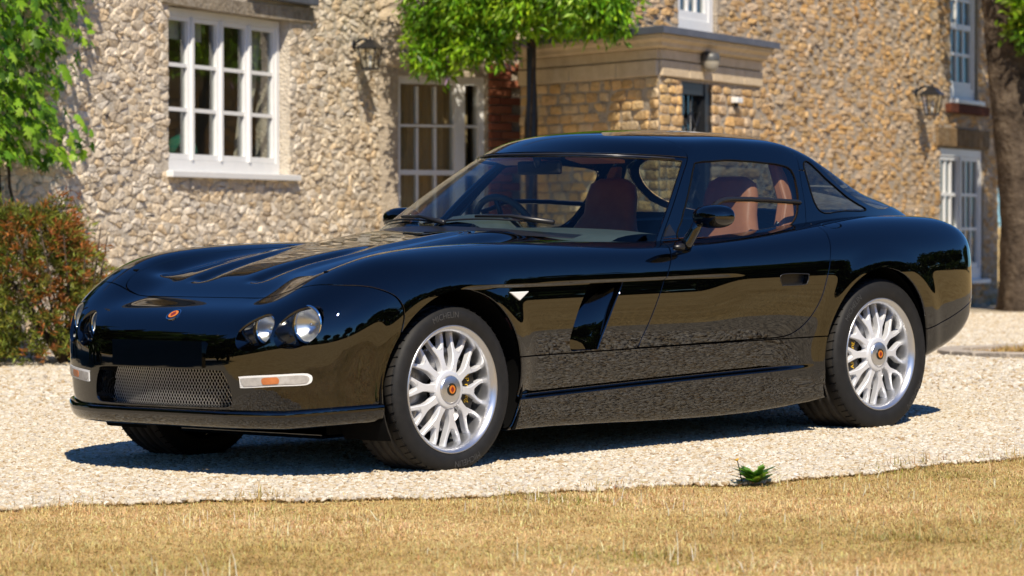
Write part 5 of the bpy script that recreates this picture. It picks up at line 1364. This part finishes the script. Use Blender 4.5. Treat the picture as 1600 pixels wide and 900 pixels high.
    if True:
        mb = MB(); pts = []
        a0 = math.pi if front else 0.
        for i in range(13):
            a = a0-.55+1.1*i/12; pts.append(a)
        v = []; f_ = []
        for a in pts:
            for r_, y_ in ((.105, -.055), (.178, -.055), (.190, -.075), (.190, -.13), (.105, -.13)): v.append((r_*math.cos(a), y_, r_*math.sin(a)))
        for i in range(12):
            for j in range(5): f_.append((i*5+j, i*5+(j+1) % 5, (i+1)*5+(j+1) % 5, (i+1)*5+j))
        f_ += [(0, 1, 2, 3, 4), tuple(60+j for j in (4, 3, 2, 1, 0))]
        co = mb.add(v, f_).build('brake_caliper', TRIM, W, fix=True)
        lv, lf = text_geo('AP racing', .034); vv = []
        for x, y_, z_ in lv:
            r_ = .140+(y_-.011)*(1 if front else -1)*.0; a = 0
            # reads downward along the caliper, chord direction
            xx = -(.138)-(y_-.012) if front else (.138)+(y_-.012); zz = -x if front else x
            vv.append((xx, -.0535, zz*.92))
        MB().add(vv, [tuple(reversed(q)) for q in lf]).build('caliper_lettering', YELLOW, co)
    return W
def copy_tree(o, parent):
    c = o.copy(); COL.objects.link(c); c.parent = parent
    for ch in o.children: copy_tree(ch, c)
    return c
wf = make_wheel(.330, .255, True); wr = make_wheel(.342, .285, False)
for src, x, y, z in ((wf, 0, .852, .324), (wr, -2.75, .858, .336)):
    src.parent = CAR; src.location = (x, y, z)
    c = copy_tree(src, CAR); c.location = (x, -y, z); c.rotation_euler = (0, 0, math.pi)
# ---- interior
inn = clip(CABM, np.minimum(Z(CABM)-1.268, X(CABM)+2.75)); inn = (inn[0]-inn[1]*.022, inn[1], inn[2])
panel('roof_lining', inn, TAN, CAR, both=True, fl=0)
# dashboard: follows the screen base
v = []; fc = []; rows = 9; n = 41
for j in range(rows):
    for i in range(n):
        y = -.62+1.24*i/(n-1); xb = -1.415+math.sqrt(max(0, .66**2-y*y))*1.0
        t = j/(rows-1)
        x = xb-.01+(-1.52-xb)*min(1, t*1.25)
        z = [.905, .922, .930, .934, .936, .935, .930, .905, .80][j]-.03*(abs(y)/.62)**3
        if j >= 7: x = -1.52-.01*(j-6)
        v.append((x, y, z))
for j in range(rows-1):
    for i in range(n-1): fc.append((j*n+i, j*n+i+1, (j+1)*n+i+1, (j+1)*n+i))
MB().add(v, fc, True).build('dashboard', DASH, CAR, fix=True)
binn = MB(); bv = []
for j, (y, z) in enumerate([(-.17, .925), (-.20, .962), (-.26, .985), (-.36, .994), (-.46, .985), (-.52, .962), (-.55, .92)]):
    for x in (-1.28, -1.36, -1.50, -1.53): bv.append((x, y, z-(.03 if x == -1.28 else 0)-(.02 if x == -1.53 else 0)))
binn.add(bv, [(j*4+i, j*4+i+1, (j+1)*4+i+1, (j+1)*4+i) for j in range(6) for i in range(3)], True)
binn.build('instrument_binnacle', DASH, CAR, fix=True)
# steering wheel
swc = Vector((-1.60, -.36, .905)); ax = Vector((-1, 0, .42)).normalized(); e1 = Vector((0, 1, 0)); e2 = ax.cross(e1)
swr = [swc+(e1*math.cos(a)+e2*math.sin(a))*.178 for a in np.linspace(0, 2*math.pi, 41)]
sw = MB().tube(swr, .0155, 10, cap=False).build('steering_wheel', DASH, CAR)
mb = MB()
for a in (0, math.pi, math.pi*1.5): mb.tube([swc, swc+(e1*math.cos(a)+e2*math.sin(a))*.175], .012, 8)
mb.tube([swc-ax*.0, swc-ax*.03], .05, 16); mb.build('steering_spokes', TRIM, sw)
# seats
def seat(y0):
    secs = [  # x, z, half width, thickness: cushion front -> hinge -> back -> head rest
        (-1.62, .42, .22, .10), (-1.75, .45, .24, .13), (-1.95, .42, .25, .14), (-2.08, .44, .25, .15), (-2.16, .55, .255, .13), (-2.21, .70, .25, .12),
        (-2.255, .84, .225, .11), (-2.285, .92, .165, .10), (-2.30, .98, .145, .10), (-2.315, 1.06, .142, .095), (-2.325, 1.115, .125, .085), (-2.33, 1.14, .08, .05)]
    v = []; f_ = []; n = 20
    for i, (x, z, hw, th) in enumerate(secs):
        a, b = secs[max(0, i-1)], secs[min(len(secs)-1, i+1)]
        t = Vector((b[0]-a[0], 0, b[1]-a[1])).normalized(); nr = Vector((-t.z, 0, t.x)); nr = nr if nr.x+nr.z > 0 else -nr
        for k in range(n):
            q = 2*math.pi*k/n; cy, sz = math.cos(q), math.sin(q)
            yy = hw*math.copysign(abs(cy)**.55, cy); d = th*.5*math.copysign(abs(sz)**.6, sz)
            d += .025*(abs(yy)/hw)**3 if i < 8 and sz > 0 else 0
            v.append(Vector((x, y0+yy, z))+nr*d)
    for i in range(len(secs)-1):
        for k in range(n): f_.append((i*n+k, i*n+(k+1) % n, (i+1)*n+(k+1) % n, (i+1)*n+k))
    f_ += [tuple(range(n-1, -1, -1)), tuple((len(secs)-1)*n+k for k in range(n))]
    return MB().add(v, f_, True).build('seat', TAN, CAR, fix=True)
seat(.36); seat(-.36)
# rear bulkhead shelf, side trims, tunnel, belts
MB().box((-2.42, -.60, .80), (-3.25, .60, .83)).build('luggage_shelf', TRIM, CAR, bevel=.01)
MB().box((-1.55, -.07, .25), (-2.35, .07, .66)).build('tunnel', TAN, CAR, bevel=.03)
for s in (1, -1):
    v = []
    for x in (-1.45, -1.8, -2.15, -2.35, -2.45):
        for y, z in ((.66, .60), (.655, .86), (.675, .885), (.71, .885)): v.append((x, y*s, z))
    f_ = [(i*4+j, i*4+j+1, (i+1)*4+j+1, (i+1)*4+j) for i in range(4) for j in range(3)]
    MB().add(v, f_, True).build('door_card', TAN, doors[0 if s > 0 else 1], fix=True)
    v = [(-2.36, .60*s, .86), (-2.52, .63*s, .86), (-2.54, .56*s, 1.06), (-2.50, .50*s, 1.20), (-2.46, .50*s, 1.20), (-2.44, .57*s, 1.03)]
    MB().add(v+[(x, y-.05*s, z) for x, y, z in v], [tuple(range(6)), tuple(range(11, 5, -1))]+[(i, (i+1) % 6, 6+(i+1) % 6, 6+i) for i in range(6)]).build('pillar_trim', TAN, CAR, bevel=.01)
    MB().tube([(-2.47, .535*s, 1.05), (-2.43, .55*s, .95), (-2.30, .58*s, .84)], .016, 6).build('seat_belt', TRIM, CAR)
    v = [(-1.47, -.33 if s < 0 else .12, 1.248), (-1.47, -.10 if s < 0 else .33, 1.248), (-1.60, .36 if s > 0 else -.08, 1.225), (-1.60, .10 if s > 0 else -.36, 1.225)]
    MB().add(v+[(x, y, z-.016) for x, y, z in v], [(0, 1, 2, 3), (7, 6, 5, 4), (0, 1, 5, 4), (1, 2, 6, 5), (2, 3, 7, 6), (3, 0, 4, 7)]).build('sun_visor', TAN, CAR, bevel=.005)
hoop = [(-2.52, -.56, .85), (-2.53, -.545, 1.05), (-2.53, -.48, 1.22), (-2.53, -.36, 1.285), (-2.53, 0, 1.31), (-2.53, .36, 1.285), (-2.53, .48, 1.22), (-2.53, .545, 1.05), (-2.52, .56, .85)]
MB().tube(hoop, .028, 10).build('roll_hoop', TRIM, CAR)
# interior mirror
rm = MB().box((-1.405, -.128, 1.166), (-1.43, .128, 1.226)).build('rear_view_mirror', TRIM, CAR, bevel=.012, seg=3)
rm.location = (0, .02, 0)
MB().tube([(-1.40, 0, 1.25), (-1.405, 0, 1.215), (-1.41, 0, 1.20)], [.022, .016, .014], 10).build('mirror_stem', TRIM, rm)
# wipers and scuttle
def on_cab(x, y, up=.006):
    lo, hi = .8, 1.4
    for _ in range(30):
        t = (lo+hi)/2
        if Fcab(np.array([x]), np.array([y]), np.array([t]))[0] < 0: lo = t
        else: hi = t
    return (x, y, lo+up)
for y0, y1 in ((-.52, .06), (-.05, .50)):
    pts = []
    for t in np.linspace(0, 1, 12):
        y = y0+(y1-y0)*t; xb = -1.415+math.sqrt(.69**2-y*y*.98)-.035-.03*math.sin(t*math.pi)
        pts.append(on_cab(xb, y, .007))
    wp = MB().tube(pts, .0045, 6).build('wiper', TRIM, CAR)
    a = pts[-1]; b = pts[5]
    MB().tube([(a[0]+.04, a[1]+.05, a[2]+.004), ((a[0]+b[0])/2+.01, (a[1]+b[1])/2, (a[2]+b[2])/2+.022), (b[0], b[1], b[2]+.012)], [.011, .008, .006], 8).build('wiper_arm', TRIM, wp)
sc = []; fc = []
for i in range(49):
    y = -.60+1.2*i/48; xb = -1.415+math.sqrt(.715**2-y*y)
    sc += [(xb+.035, y, float(np.interp(abs(y), [0, .3, .5, .6], [.9385, .929, .912, .900]))-.004), (xb-.03, y, .955-.045*(abs(y)/.6)**2)]
for i in range(48): fc.append((2*i, 2*i+1, 2*i+3, 2*i+2))
MB().add(sc, fc, True).build('scuttle_panel', TRIM, CAR, fix=True)
# tail lamps (rear face, seen only from other sides)
for s in (1, -1):
    MB().lathe_y([(.001, .01), (.04, .008), (.046, 0)], 20).build('tail_lamp', mat('tail_lamp_red', (.4, .01, .01), .15), CAR).matrix_local = Matrix.Translation((-3.70, .50*s, .72)) @ Matrix.Rotation(math.pi/2, 4, 'Z')
